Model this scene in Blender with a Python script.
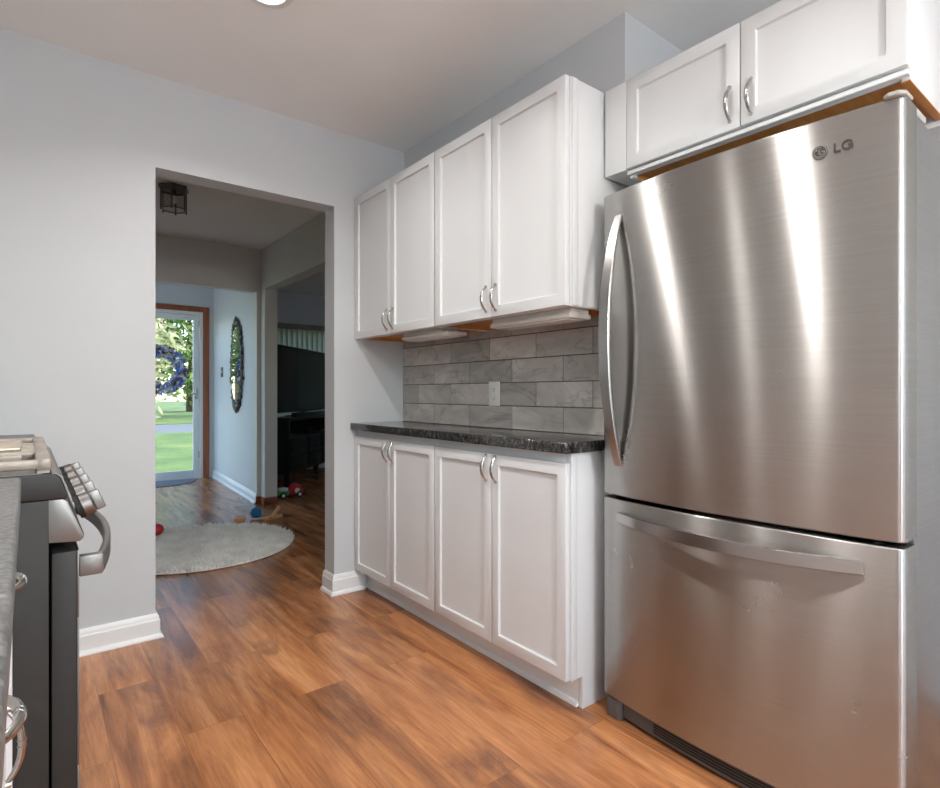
import bpy, bmesh, math, random
from mathutils import Vector, Matrix
random.seed(7)
C = bpy.context.scene
COL = C.collection
for o in list(bpy.data.objects):
    bpy.data.objects.remove(o)

# ------------------------------------------------------------------ camera
cam_d = bpy.data.cameras.new('camera')
cam = bpy.data.objects.new('camera', cam_d)
COL.objects.link(cam)
cam.location = (-1.7116, -2.8307, 1.076)
cam.rotation_euler = (math.pi / 2, 0, math.radians(-38.667))
cam_d.sensor_width = 36
cam_d.lens = 562.985 / 940 * 36
cam_d.shift_x = -8.41 / 940
cam_d.shift_y = -0.89 / 940
cam_d.clip_start = 0.02
cam_d.clip_end = 300
C.camera = cam

# ------------------------------------------------------------------ world, sun, exposure
vs = C.view_settings
vs.view_transform = 'Standard'
vs.look = 'None'
vs.exposure = 0.53
vs.gamma = 1
vs.use_curve_mapping = False
W = bpy.data.worlds.new('sky')
C.world = W
W.use_nodes = True
wn = W.node_tree
bg = wn.nodes['Background']
sky = wn.nodes.new('ShaderNodeTexSky')
sky.sky_type = 'NISHITA'
sky.sun_disc = False
sky.sun_elevation = math.radians(42)
sky.sun_rotation = math.radians(90)
wn.links.new(sky.outputs[0], bg.inputs[0])
SKY = 0.62
bg.inputs[1].default_value = SKY
sd = bpy.data.lights.new('sun', 'SUN')
sd.energy = 3.4
sd.angle = 0.02
sd.color = (1, .95, .86)
sun = bpy.data.objects.new('sun', sd)
COL.objects.link(sun)
sun.location = (20, 0, 20)
sun.rotation_euler = (0, math.radians(48), math.radians(-4))
GLOBE_E = 62.0        # radiance of the added fill globe
CAN_W = 6.0          # watts of each recessed ceiling light

# ------------------------------------------------------------------ mesh helpers
ORG = {}


class MB:
    def __init__(s):
        s.v = []
        s.f = []
        s.attr = []
        s.cur = 0.0

    def add(s, vs_, fs_):
        b = len(s.v)
        s.v += [tuple(p) for p in vs_]
        for f in fs_:
            s.f.append([b + i for i in f])
            s.attr.append(s.cur)

    def from_bm(s, bm):
        bm.verts.index_update()
        s.add([v.co[:] for v in bm.verts], [[v.index for v in f.verts] for f in bm.faces])
        bm.free()

    def box(s, x0, x1, y0, y1, z0, z1, bev=0, seg=2, rot=None):
        bm = bmesh.new()
        bmesh.ops.create_cube(bm, size=1)
        for v in bm.verts:
            v.co = Vector(((x0 + x1) / 2 + v.co.x * (x1 - x0), (y0 + y1) / 2 + v.co.y * (y1 - y0), (z0 + z1) / 2 + v.co.z * (z1 - z0)))
        if bev:
            bmesh.ops.bevel(bm, geom=bm.edges[:], offset=bev, segments=seg, affect='EDGES', profile=.5)
        if rot is not None:
            c = Vector(((x0 + x1) / 2, (y0 + y1) / 2, (z0 + z1) / 2))
            for v in bm.verts:
                v.co = c + rot @ (v.co - c)
        s.from_bm(bm)
        return s

    def prism(s, poly, axis, a0, a1, bev=0, seg=2):
        """poly: 2D points in the two other axes (in xyz order), extruded along axis"""
        bm = bmesh.new()
        def mk(p, a):
            if axis == 'x': return (a, p[0], p[1])
            if axis == 'y': return (p[0], a, p[1])
            return (p[0], p[1], a)
        A = [bm.verts.new(mk(p, a0)) for p in poly]
        B = [bm.verts.new(mk(p, a1)) for p in poly]
        n = len(poly)
        fa = bm.faces.new(A)
        fb = bm.faces.new(B)
        for i in range(n):
            bm.faces.new((A[i], A[(i + 1) % n], B[(i + 1) % n], B[i]))
        bmesh.ops.recalc_face_normals(bm, faces=bm.faces)
        if bev:
            es = list(set(list(fa.edges) + list(fb.edges)))
            bmesh.ops.bevel(bm, geom=es, offset=bev, segments=seg, affect='EDGES', profile=.5)
        s.from_bm(bm)
        return s

    def cyl(s, p0, p1, r0, r1=None, n=20, cap=True):
        r1 = r0 if r1 is None else r1
        p0, p1 = Vector(p0), Vector(p1)
        t = (p1 - p0).normalized()
        a = t.orthogonal().normalized()
        b = t.cross(a)
        vs_, fs_ = [], []
        for i in range(n):
            w = 2 * math.pi * i / n
            d = a * math.cos(w) + b * math.sin(w)
            vs_ += [p0 + d * r0, p1 + d * r1]
        for i in range(n):
            j = (i + 1) % n
            fs_.append([2 * i, 2 * j, 2 * j + 1, 2 * i + 1])
        if cap:
            fs_.append([2 * i for i in range(n)][::-1])
            fs_.append([2 * i + 1 for i in range(n)])
        s.add(vs_, fs_)
        return s

    def tube(s, path, ra, rb=None, side=None, n=10, closed=False):
        """ra along side vector, rb across; floats or per point lists"""
        P = [Vector(p) for p in path]
        m = len(P)
        if not isinstance(ra, (list, tuple)): ra = [ra] * m
        rb = ra if rb is None else rb
        if not isinstance(rb, (list, tuple)): rb = [rb] * m
        vs_, fs_ = [], []
        for i in range(m):
            if closed:
                t = P[(i + 1) % m] - P[(i - 1) % m]
            else:
                t = P[min(i + 1, m - 1)] - P[max(i - 1, 0)]
            t.normalize()
            sv = Vector(side) if side else t.orthogonal()
            sv = (sv - t * sv.dot(t)).normalized()
            nv = t.cross(sv)
            for k in range(n):
                w = 2 * math.pi * k / n
                vs_.append(P[i] + sv * ra[i] * math.cos(w) + nv * rb[i] * math.sin(w))
        for i in range(m if closed else m - 1):
            i2 = (i + 1) % m
            for k in range(n):
                k2 = (k + 1) % n
                fs_.append([i * n + k, i * n + k2, i2 * n + k2, i2 * n + k])
        if not closed:
            fs_.append([k for k in range(n)][::-1])
            fs_.append([(m - 1) * n + k for k in range(n)])
        s.add(vs_, fs_)
        return s

    def ribbon(s, path, w, th, side):
        """rectangular strip swept along path; w (half width along side) may be a list"""
        P = [Vector(p) for p in path]
        m = len(P)
        if not isinstance(w, (list, tuple)): w = [w] * m
        if not isinstance(th, (list, tuple)): th = [th] * m
        vs_, fs_ = [], []
        for i in range(m):
            t = (P[min(i + 1, m - 1)] - P[max(i - 1, 0)]).normalized()
            sv = Vector(side)
            sv = (sv - t * sv.dot(t)).normalized()
            nv = t.cross(sv)
            c = .25
            for a, b in ((-1, -1 + 2 * c), (-1 + c * .5, -1), (1 - c * .5, -1), (1, -1 + 2 * c), (1, 1 - 2 * c), (1 - c * .5, 1), (-1 + c * .5, 1), (-1, 1 - 2 * c)):
                vs_.append(P[i] + sv * w[i] * a + nv * th[i] * b)
        n = 8
        for i in range(m - 1):
            for k in range(n):
                k2 = (k + 1) % n
                fs_.append([i * n + k, i * n + k2, (i + 1) * n + k2, (i + 1) * n + k])
        fs_.append(list(range(n))[::-1])
        fs_.append([(m - 1) * n + k for k in range(n)])
        s.add(vs_, fs_)
        return s

    def lathe(s, prof, c=(0, 0, 0), n=28):
        """prof: (r, z) pairs about a vertical axis through c"""
        vs_, fs_ = [], []
        m = len(prof)
        for i in range(n):
            w = 2 * math.pi * i / n
            for r, z in prof:
                vs_.append((c[0] + r * math.cos(w), c[1] + r * math.sin(w), c[2] + z))
        for i in range(n):
            j = (i + 1) % n
            for k in range(m - 1):
                fs_.append([i * m + k, j * m + k, j * m + k + 1, i * m + k + 1])
        s.add(vs_, fs_)
        return s

    def ball(s, c, r, sx=1, sy=1, sz=1, u=16, v=10):
        bm = bmesh.new()
        bmesh.ops.create_uvsphere(bm, u_segments=u, v_segments=v, radius=r)
        for q in bm.verts:
            q.co = Vector((c[0] + q.co.x * sx, c[1] + q.co.y * sy, c[2] + q.co.z * sz))
        s.from_bm(bm)
        return s

    def shaker(s, sg, xf, y0, y1, z0, z1, th=.02, rail=.055, dep=.009):
        """framed door facing sg*x with a recessed flat panel; xf = front plane"""
        bm = bmesh.new()
        bmesh.ops.create_cube(bm, size=1)
        xb = xf - sg * th
        for v in bm.verts:
            v.co = Vector(((xf + xb) / 2 + v.co.x * th, (y0 + y1) / 2 + v.co.y * (y1 - y0), (z0 + z1) / 2 + v.co.z * (z1 - z0)))
        bmesh.ops.bevel(bm, geom=bm.edges[:], offset=.0018, segments=2, affect='EDGES', profile=.5)
        f = max((f for f in bm.faces if f.normal.x * sg > .99), key=lambda f: f.calc_area())
        bmesh.ops.inset_individual(bm, faces=[f], thickness=rail)
        bmesh.ops.inset_individual(bm, faces=[f], thickness=.004)
        for v in f.verts:
            v.co.x -= sg * dep
        s.from_bm(bm)
        return s

    def build(s, name, mat, parent=None, smooth=True, ang=35):
        me = bpy.data.meshes.new(name)
        o = bpy.data.objects.new(name, me)
        off = Vector((0, 0, 0))
        if parent is not None:
            off = Vector(ORG.get(parent, (0, 0, 0)))
            ORG[o] = tuple(off)
        me.from_pydata([tuple(Vector(p) - off) for p in s.v], [], s.f)
        bm = bmesh.new()
        bm.from_mesh(me)
        bmesh.ops.recalc_face_normals(bm, faces=bm.faces)
        bm.to_mesh(me)
        bm.free()
        if any(s.attr):
            a = me.attributes.new('rnd', 'FLOAT', 'FACE')
            a.data.foreach_set('value', s.attr)
        for m in (mat if isinstance(mat, (list, tuple)) else [mat]):
            me.materials.append(m)
        if smooth:
            me.polygons.foreach_set('use_smooth', [True] * len(me.polygons))
            me.set_sharp_from_angle(angle=math.radians(ang))
        me.update()
        COL.objects.link(o)
        if parent is not None:
            o.parent = parent
        return o


def tag(o, label, cat, group=None):
    o['label'] = label
    o['category'] = cat
    if group:
        o['group'] = group
    return o


def thing(name, label, cat, loc=(0, 0, 0), rotz=0, group=None):
    o = bpy.data.objects.new(name, None)
    o.empty_display_size = .1
    COL.objects.link(o)
    o.location = loc
    o.rotation_euler = (0, 0, rotz)
    ORG[o] = (0, 0, 0) if rotz else tuple(loc)
    return tag(o, label, cat, group)


def struct(o):
    o['kind'] = 'structure'
    return o


def copy_tree(o, parent=None):
    c = o.copy()
    COL.objects.link(c)
    if parent is not None:
        c.parent = parent
    for ch in [q for q in bpy.data.objects if q.parent == o]:
        copy_tree(ch, c)
    return c


# ------------------------------------------------------------------ materials
def new_mat(name):
    m = bpy.data.materials.new(name)
    m.use_nodes = True
    nt = m.node_tree
    return m, nt, nt.nodes['Principled BSDF']


def lin(r, g, b):
    def f(c):
        c /= 255
        return c / 12.92 if c <= .04045 else ((c + .055) / 1.055) ** 2.4
    return (f(r), f(g), f(b), 1)


def N(nt, kind, **kw):
    n = nt.nodes.new(kind)
    for k, v in kw.items():
        if k in n.inputs:
            n.inputs[k].default_value = v
        else:
            setattr(n, k, v)
    return n


def ramp(nt, pts):
    r = nt.nodes.new('ShaderNodeValToRGB')
    e = r.color_ramp.elements
    while len(e) > 1:
        e.remove(e[-1])
    e[0].position, e[0].color = pts[0][0], pts[0][1]
    for p, c in pts[1:]:
        q = e.new(p)
        q.color = c
    return r


def paint(name, col, rough=.5, var=.03, nscale=6, bump=.0, bscale=250, metal=0, spec=.5, coat=0):
    """plain finish: base colour with slight mottling and optional fine bump"""
    m, nt, p = new_mat(name)
    L = nt.links.new
    tc = nt.nodes.new('ShaderNodeTexCoord')
    no = N(nt, 'ShaderNodeTexNoise', Scale=nscale, Detail=4.0)
    L(tc.outputs['Object'], no.inputs['Vector'])
    lo = tuple(max(0, c * (1 - var)) for c in col[:3]) + (1,)
    hi = tuple(min(1, c * (1 + var)) for c in col[:3]) + (1,)
    r = ramp(nt, [(.3, lo), (.7, hi)])
    L(no.outputs['Fac'], r.inputs[0])
    L(r.outputs[0], p.inputs['Base Color'])
    p.inputs['Roughness'].default_value = rough
    p.inputs['Metallic'].default_value = metal
    p.inputs['Specular IOR Level'].default_value = spec
    p.inputs['Coat Weight'].default_value = coat
    if bump:
        n2 = N(nt, 'ShaderNodeTexNoise', Scale=bscale, Detail=3.0)
        L(tc.outputs['Object'], n2.inputs['Vector'])
        b = N(nt, 'ShaderNodeBump', Strength=bump, Distance=.002)
        L(n2.outputs['Fac'], b.inputs['Height'])
        L(b.outputs[0], p.inputs['Normal'])
    return m


def steel(name, col, rough, aniso=.85, smudge=.06, vertical=True, groove=0):
    m, nt, p = new_mat(name)
    L = nt.links.new
    tc = nt.nodes.new('ShaderNodeTexCoord')
    mp = N(nt, 'ShaderNodeMapping')
    mp.inputs['Scale'].default_value = (3, 3, 260)
    L(tc.outputs['Object'], mp.inputs[0])
    no = N(nt, 'ShaderNodeTexNoise', Scale=1.0, Detail=3.0)
    L(mp.outputs[0], no.inputs['Vector'])
    n2 = N(nt, 'ShaderNodeTexNoise', Scale=5.0, Detail=6.0, Roughness=.65)
    L(tc.outputs['Object'], n2.inputs['Vector'])
    r = ramp(nt, [(.35, tuple(c * .93 for c in col[:3]) + (1,)), (.65, col)])
    L(no.outputs['Fac'], r.inputs[0])
    L(r.outputs[0], p.inputs['Base Color'])
    mr = N(nt, 'ShaderNodeMapRange')
    mr.inputs[1].default_value = .35
    mr.inputs[2].default_value = .75
    mr.inputs[3].default_value = rough
    mr.inputs[4].default_value = rough + smudge
    L(n2.outputs['Fac'], mr.inputs[0])
    L(mr.outputs[0], p.inputs['Roughness'])
    p.inputs['Metallic'].default_value = 1
    if aniso:
        tg = nt.nodes.new('ShaderNodeTangent')
        tg.direction_type = 'RADIAL'
        tg.axis = 'Z'
        L(tg.outputs[0], p.inputs['Tangent'])
        p.inputs['Anisotropic'].default_value = aniso
        p.inputs['Anisotropic Rotation'].default_value = .25 if vertical else 0
    if groove:
        # horizontal brush grooves: a fan of sharp lobes tilted up and down only
        ge = nt.nodes.new('ShaderNodeNewGeometry')
        prev, tot = None, 0
        for tilt, wgt in ((-1, 1), (-.66, 2), (-.33, 3.5), (0, 5), (.33, 3.5), (.66, 2), (1, 1)):
            va = N(nt, 'ShaderNodeVectorMath', operation='ADD')
            va.inputs[1].default_value = (0, 0, tilt * groove)
            L(ge.outputs['Normal'], va.inputs[0])
            vn = N(nt, 'ShaderNodeVectorMath', operation='NORMALIZE')
            L(va.outputs[0], vn.inputs[0])
            g = nt.nodes.new('ShaderNodeBsdfAnisotropic')
            L(r.outputs[0], g.inputs['Color'])
            L(mr.outputs[0], g.inputs['Roughness'])
            g.inputs['Anisotropy'].default_value = .66
            g.inputs['Rotation'].default_value = 0
            L(tg.outputs[0], g.inputs['Tangent'])
            L(vn.outputs[0], g.inputs['Normal'])
            tot += wgt
            if prev is None:
                prev = g
            else:
                mx = nt.nodes.new('ShaderNodeMixShader')
                mx.inputs[0].default_value = wgt / tot
                L(prev.outputs[0], mx.inputs[1])
                L(g.outputs[0], mx.inputs[2])
                prev = mx
        L(prev.outputs[0], nt.nodes['Material Output'].inputs[0])
    return m


def floor_mat():
    m, nt, p = new_mat('oak_plank_floor')
    L = nt.links.new
    tc = nt.nodes.new('ShaderNodeTexCoord')
    sw = N(nt, 'ShaderNodeMapping')
    sw.inputs['Rotation'].default_value = (0, 0, math.radians(90))
    sw.inputs['Location'].default_value = (.35, .052, 0)
    L(tc.outputs['Object'], sw.inputs[0])
    br = nt.nodes.new('ShaderNodeTexBrick')
    br.offset = .37
    br.offset_frequency = 2
    br.inputs['Color1'].default_value = (0, 0, 0, 1)
    br.inputs['Color2'].default_value = (1, 1, 1, 1)
    br.inputs['Mortar'].default_value = (.5, .5, .5, 1)
    br.inputs['Scale'].default_value = 1
    br.inputs['Mortar Size'].default_value = .0011
    br.inputs['Mortar Smooth'].default_value = .1
    br.inputs['Bias'].default_value = 0
    br.inputs['Brick Width'].default_value = 1.22
    br.inputs['Row Height'].default_value = .183
    L(sw.outputs[0], br.inputs['Vector'])
    # every plank gets its own slice of the grain
    sx = N(nt, 'ShaderNodeSeparateXYZ')
    L(tc.outputs['Object'], sx.inputs[0])
    mul = N(nt, 'ShaderNodeMath', operation='MULTIPLY')
    mul.inputs[1].default_value = 37.0
    L(br.outputs['Color'], mul.inputs[0])
    cmb = N(nt, 'ShaderNodeCombineXYZ')
    L(sx.outputs[0], cmb.inputs[0])
    L(sx.outputs[1], cmb.inputs[1])
    L(mul.outputs[0], cmb.inputs[2])
    g1m = N(nt, 'ShaderNodeMapping')
    g1m.inputs['Scale'].default_value = (15, 1.4, 1)
    L(cmb.outputs[0], g1m.inputs[0])
    g1 = N(nt, 'ShaderNodeTexNoise', Scale=1.0, Detail=8.0, Roughness=.58, Distortion=.7)
    L(g1m.outputs[0], g1.inputs['Vector'])
    g2m = N(nt, 'ShaderNodeMapping')
    g2m.inputs['Scale'].default_value = (5.0, 1.15, 1)
    L(cmb.outputs[0], g2m.inputs[0])
    g2 = N(nt, 'ShaderNodeTexNoise', Scale=1.0, Detail=6.0, Roughness=.6, Distortion=1.0)
    L(g2m.outputs[0], g2.inputs['Vector'])
    g3m = N(nt, 'ShaderNodeMapping')
    g3m.inputs['Scale'].default_value = (150, 9, 1)
    L(cmb.outputs[0], g3m.inputs[0])
    g3 = N(nt, 'ShaderNodeTexNoise', Scale=1.0, Detail=4.0, Roughness=.6)
    L(g3m.outputs[0], g3.inputs['Vector'])
    c1 = ramp(nt, [(.25, lin(112, 68, 44)), (.42, lin(166, 108, 68)), (.58, lin(190, 130, 85)), (.8, lin(212, 158, 112))])
    L(g1.outputs['Fac'], c1.inputs[0])
    # blotchy grey brown heartwood
    bl = ramp(nt, [(.47, (0, 0, 0, 1)), (.66, (1, 1, 1, 1))])
    L(g2.outputs['Fac'], bl.inputs[0])
    blm = N(nt, 'ShaderNodeMath', operation='MULTIPLY')
    blm.inputs[1].default_value = .72
    L(bl.outputs[0], blm.inputs[0])
    mx = N(nt, 'ShaderNodeMix', data_type='RGBA')
    L(blm.outputs[0], mx.inputs[0])
    L(c1.outputs[0], mx.inputs[6])
    mx.inputs[7].default_value = lin(100, 67, 54)
    # plank to plank tone
    tone = N(nt, 'ShaderNodeMapRange')
    tone.inputs[3].default_value = .88
    tone.inputs[4].default_value = 1.12
    L(br.outputs['Color'], tone.inputs[0])
    fine = N(nt, 'ShaderNodeMapRange')
    fine.inputs[1].default_value = .3
    fine.inputs[2].default_value = .7
    fine.inputs[3].default_value = .82
    fine.inputs[4].default_value = 1.12
    L(g3.outputs['Fac'], fine.inputs[0])
    tm = N(nt, 'ShaderNodeMath', operation='MULTIPLY')
    L(tone.outputs[0], tm.inputs[0])
    L(fine.outputs[0], tm.inputs[1])
    seam = N(nt, 'ShaderNodeMapRange')
    seam.inputs[3].default_value = 1
    seam.inputs[4].default_value = .68
    L(br.outputs['Fac'], seam.inputs[0])
    tm2 = N(nt, 'ShaderNodeMath', operation='MULTIPLY')
    L(tm.outputs[0], tm2.inputs[0])
    L(seam.outputs[0], tm2.inputs[1])
    sc = N(nt, 'ShaderNodeVectorMath', operation='SCALE')
    L(mx.outputs[2], sc.inputs[0])
    L(tm2.outputs[0], sc.inputs['Scale'])
    L(sc.outputs[0], p.inputs['Base Color'])
    p.inputs['Roughness'].default_value = .24
    p.inputs['Specular IOR Level'].default_value = .5
    b = N(nt, 'ShaderNodeBump', Strength=.025, Distance=.002)
    L(g3.outputs['Fac'], b.inputs['Height'])
    L(b.outputs[0], p.inputs['Normal'])
    return m


def granite_mat(name, dark, mid, light, rough=.10):
    m, nt, p = new_mat(name)
    L = nt.links.new
    tc = nt.nodes.new('ShaderNodeTexCoord')
    v = N(nt, 'ShaderNodeTexVoronoi', Scale=120.0)
    L(tc.outputs['Object'], v.inputs['Vector'])
    n = N(nt, 'ShaderNodeTexNoise', Scale=62.0, Detail=6.0, Roughness=.75)
    L(tc.outputs['Object'], n.inputs['Vector'])
    r1 = ramp(nt, [(.35, dark), (.55, mid), (.72, light)])
    L(n.outputs['Fac'], r1.inputs[0])
    r2 = ramp(nt, [(.0, (1.5, 1.5, 1.5, 1)), (.45, (1, 1, 1, 1)), (.8, (.45, .45, .45, 1))])
    L(v.outputs['Distance'], r2.inputs[0])
    mx = N(nt, 'ShaderNodeMix', data_type='RGBA', blend_type='MULTIPLY')
    mx.inputs[0].default_value = .8
    L(r1.outputs[0], mx.inputs[6])
    L(r2.outputs[0], mx.inputs[7])
    L(mx.outputs[2], p.inputs['Base Color'])
    p.inputs['Roughness'].default_value = rough
    p.inputs['Specular IOR Level'].default_value = .8
    return m


def tile_mat():
    m, nt, p = new_mat('grey_marble_tile')
    L = nt.links.new
    tc = nt.nodes.new('ShaderNodeTexCoord')
    at = nt.nodes.new('ShaderNodeAttribute')
    at.attribute_name = 'rnd'
    mul = N(nt, 'ShaderNodeVectorMath', operation='SCALE')
    mul.inputs[0].default_value = (31, 17, 23)
    L(at.outputs['Fac'], mul.inputs['Scale'])
    ad = N(nt, 'ShaderNodeVectorMath', operation='ADD')
    L(tc.outputs['Object'], ad.inputs[0])
    L(mul.outputs[0], ad.inputs[1])
    rt = N(nt, 'ShaderNodeMapping')
    rt.inputs['Rotation'].default_value = (.7, 0, 0)
    rt.inputs['Scale'].default_value = (1, 1, 2.4)
    L(ad.outputs[0], rt.inputs[0])
    n1 = N(nt, 'ShaderNodeTexNoise', Scale=4.2, Detail=7.0, Roughness=.6, Distortion=.8)
    L(rt.outputs[0], n1.inputs['Vector'])
    n2 = N(nt, 'ShaderNodeTexNoise', Scale=2.6, Detail=5.0, Roughness=.5, Distortion=1.0)
    L(rt.outputs[0], n2.inputs['Vector'])
    r1 = ramp(nt, [(.25, lin(158, 154, 149)), (.5, lin(186, 181, 175)), (.75, lin(212, 207, 200))])
    L(n1.outputs['Fac'], r1.inputs[0])
    # thin veins where the noise crosses one half
    s1 = N(nt, 'ShaderNodeMath', operation='SUBTRACT')
    s1.inputs[1].default_value = .5
    L(n2.outputs['Fac'], s1.inputs[0])
    ab = N(nt, 'ShaderNodeMath', operation='ABSOLUTE')
    L(s1.outputs[0], ab.inputs[0])
    vr = ramp(nt, [(.0, (.66, .66, .66, 1)), (.016, (1, 1, 1, 1))])
    L(ab.outputs[0], vr.inputs[0])
    mx = N(nt, 'ShaderNodeMix', data_type='RGBA', blend_type='MULTIPLY')
    mx.inputs[0].default_value = .8
    L(r1.outputs[0], mx.inputs[6])
    L(vr.outputs[0], mx.inputs[7])
    mr = N(nt, 'ShaderNodeMapRange')
    mr.inputs[3].default_value = .78
    mr.inputs[4].default_value = 1.2
    L(at.outputs['Fac'], mr.inputs[0])
    sc = N(nt, 'ShaderNodeVectorMath', operation='SCALE')
    L(mx.outputs[2], sc.inputs[0])
    L(mr.outputs[0], sc.inputs['Scale'])
    L(sc.outputs[0], p.inputs['Base Color'])
    p.inputs['Roughness'].default_value = .38
    return m


def wood_mat(name, a, b, scale=(40, 3, 40), rough=.45):
    m, nt, p = new_mat(name)
    L = nt.links.new
    tc = nt.nodes.new('ShaderNodeTexCoord')
    mp = N(nt, 'ShaderNodeMapping')
    mp.inputs['Scale'].default_value = scale
    L(tc.outputs['Object'], mp.inputs[0])
    n = N(nt, 'ShaderNodeTexNoise', Scale=1.0, Detail=6.0, Roughness=.6, Distortion=.4)
    L(mp.outputs[0], n.inputs['Vector'])
    r = ramp(nt, [(.3, a), (.7, b)])
    L(n.outputs['Fac'], r.inputs[0])
    L(r.outputs[0], p.inputs['Base Color'])
    p.inputs['Roughness'].default_value = rough
    return m


def glass_mat(name, tint=(.95, .97, .96, 1), refl=.08):
    m = bpy.data.materials.new(name)
    m.use_nodes = True
    nt = m.node_tree
    nt.nodes.remove(nt.nodes['Principled BSDF'])
    out = nt.nodes['Material Output']
    t = N(nt, 'ShaderNodeBsdfTransparent', Color=tint)
    g = N(nt, 'ShaderNodeBsdfGlossy', Roughness=.02)
    mx = nt.nodes.new('ShaderNodeMixShader')
    lw = N(nt, 'ShaderNodeLayerWeight', Blend=.12)
    ml = N(nt, 'ShaderNodeMath', operation='MULTIPLY')
    ml.inputs[1].default_value = refl * 6
    nt.links.new(lw.outputs['Fresnel'], ml.inputs[0])
    nt.links.new(ml.outputs[0], mx.inputs[0])
    nt.links.new(t.outputs[0], mx.inputs[1])
    nt.links.new(g.outputs[0], mx.inputs[2])
    nt.links.new(mx.outputs[0], out.inputs[0])
    return m


def emit_mat(name, col, st):
    m, nt, p = new_mat(name)
    p.inputs['Base Color'].default_value = (.9, .9, .9, 1)
    p.inputs['Emission Color'].default_value = col
    p.inputs['Emission Strength'].default_value = st
    return m


def leaf_mat(name, a, b):
    m, nt, p = new_mat(name)
    L = nt.links.new
    tc = nt.nodes.new('ShaderNodeTexCoord')
    n = N(nt, 'ShaderNodeTexNoise', Scale=1.6, Detail=5.0)
    L(tc.outputs['Object'], n.inputs['Vector'])
    r = ramp(nt, [(.35, a), (.65, b)])
    L(n.outputs['Fac'], r.inputs[0])
    L(r.outputs[0], p.inputs['Base Color'])
    p.inputs['Roughness'].default_value = .6
    p.inputs['Subsurface Weight'].default_value = 0
    tr = N(nt, 'ShaderNodeBsdfTranslucent')
    L(r.outputs[0], tr.inputs[0])
    mx = nt.nodes.new('ShaderNodeMixShader')
    mx.inputs[0].default_value = .45
    L(p.outputs[0], mx.inputs[1])
    L(tr.outputs[0], mx.inputs[2])
    L(mx.outputs[0], nt.nodes['Material Output'].inputs[0])
    return m


def grass_mat():
    m, nt, p = new_mat('lawn_grass')
    L = nt.links.new
    tc = nt.nodes.new('ShaderNodeTexCoord')
    n = N(nt, 'ShaderNodeTexNoise', Scale=.5, Detail=8.0, Roughness=.7)
    L(tc.outputs['Object'], n.inputs['Vector'])
    n2 = N(nt, 'ShaderNodeTexNoise', Scale=40.0, Detail=4.0)
    L(tc.outputs['Object'], n2.inputs['Vector'])
    r = ramp(nt, [(.35, lin(74, 96, 42)), (.55, lin(100, 124, 56)), (.72, lin(142, 142, 80))])
    L(n.outputs['Fac'], r.inputs[0])
    r2 = ramp(nt, [(.3, (.6, .6, .6, 1)), (.7, (1.2, 1.2, 1.2, 1))])
    L(n2.outputs['Fac'], r2.inputs[0])
    mx = N(nt, 'ShaderNodeMix', data_type='RGBA', blend_type='MULTIPLY')
    mx.inputs[0].default_value = 1
    L(r.outputs[0], mx.inputs[6])
    L(r2.outputs[0], mx.inputs[7])
    L(mx.outputs[2], p.inputs['Base Color'])
    p.inputs['Roughness'].default_value = .9
    return m


M = {}
M['wall'] = paint('pale_grey_wall_paint', (.575, .592, .605, 1), .55, .012, 3, .12, 220)
M['hallwall'] = paint('hall_lit_wall_paint', (.66, .63, .58, 1), .55, .012, 3, .12, 220)  # same wall paint; the hall's warmer light is put into its colour
M['ceil'] = paint('ceiling_paint', (.90, .885, .865, 1), .8, .015, 3, .15, 160)
M['floor'] = floor_mat()
M['trim'] = paint('white_trim_paint', (.82, .82, .81, 1), .3, .01)
M['cab'] = paint('white_cabinet_lacquer', (.70, .708, .71, 1), .38, .01, 4)
M['cabin'] = wood_mat('maple_cabinet_underside', lin(190, 126, 62), lin(216, 152, 84), (6, 40, 6), .45)
M['nickel'] = paint('brushed_nickel', (.50, .48, .455, 1), .26, .04, 60, metal=1)
M['granite'] = granite_mat('dark_speckled_granite', (.006, .006, .006, 1), (.04, .039, .038, 1), (.30, .29, .275, 1))
M['granite_grey'] = granite_mat('grey_speckled_granite', (.10, .10, .098, 1), (.16, .157, .152, 1), (.26, .255, .245, 1), .42)
M['tile'] = tile_mat()
M['grout'] = paint('dark_grey_grout', lin(92, 86, 82), .9, .05, 60)
M['steel'] = steel('brushed_stainless_door', (.45, .435, .415, 1), .25, .95, .03, True, .46)
M['steel_side'] = steel('fridge_side_finish', (.34, .335, .325, 1), .36, .4)
M['steel_range'] = paint('range_stainless', (.27, .255, .24, 1), .42, .03, 5, metal=1)
M['steel_plain'] = paint('polished_stainless', (.46, .445, .43, 1), .27, .02, 3, metal=1)
M['chrome'] = paint('chrome_badge', (.13, .115, .105, 1), .3, .03, metal=1)
M['chrome_light'] = paint('bright_chrome', (.85, .84, .82, 1), .15, .02, metal=1)
M['darkplastic'] = paint('dark_grey_plastic', (.095, .09, .085, 1), .45, .05)
M['black'] = paint('black_gap', (.008, .008, .008, 1), .6, .05)
M['hinge_grey'] = paint('warm_grey_plastic', (.42, .40, .37, 1), .4, .03)
M['gasket'] = paint('grey_gasket', (.05, .05, .05, 1), .7, .05)
M['rangeside'] = paint('charcoal_range_side', (.024, .022, .020, 1), .55, .08, 12)
M['castiron'] = paint('beige_cast_iron', (.33, .285, .24, 1), .42, .15, 30, .2, 120, metal=.35)  # cast iron in a mottled grey-beige
M['griddle'] = paint('warm_reflecting_griddle', (.55, .46, .36, 1), .38, .15, 14, .1, 90, metal=.6)  # steel plate; a warm reflection is put into its tan colour
M['brass'] = paint('brass_burner', (.75, .55, .25, 1), .3, .05, metal=1)
M['plastic_white'] = paint('white_plastic', (.78, .77, .74, 1), .35, .01)
M['lightbar'] = paint('off_white_light_housing', (.60, .555, .51, 1), .4, .02)
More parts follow.
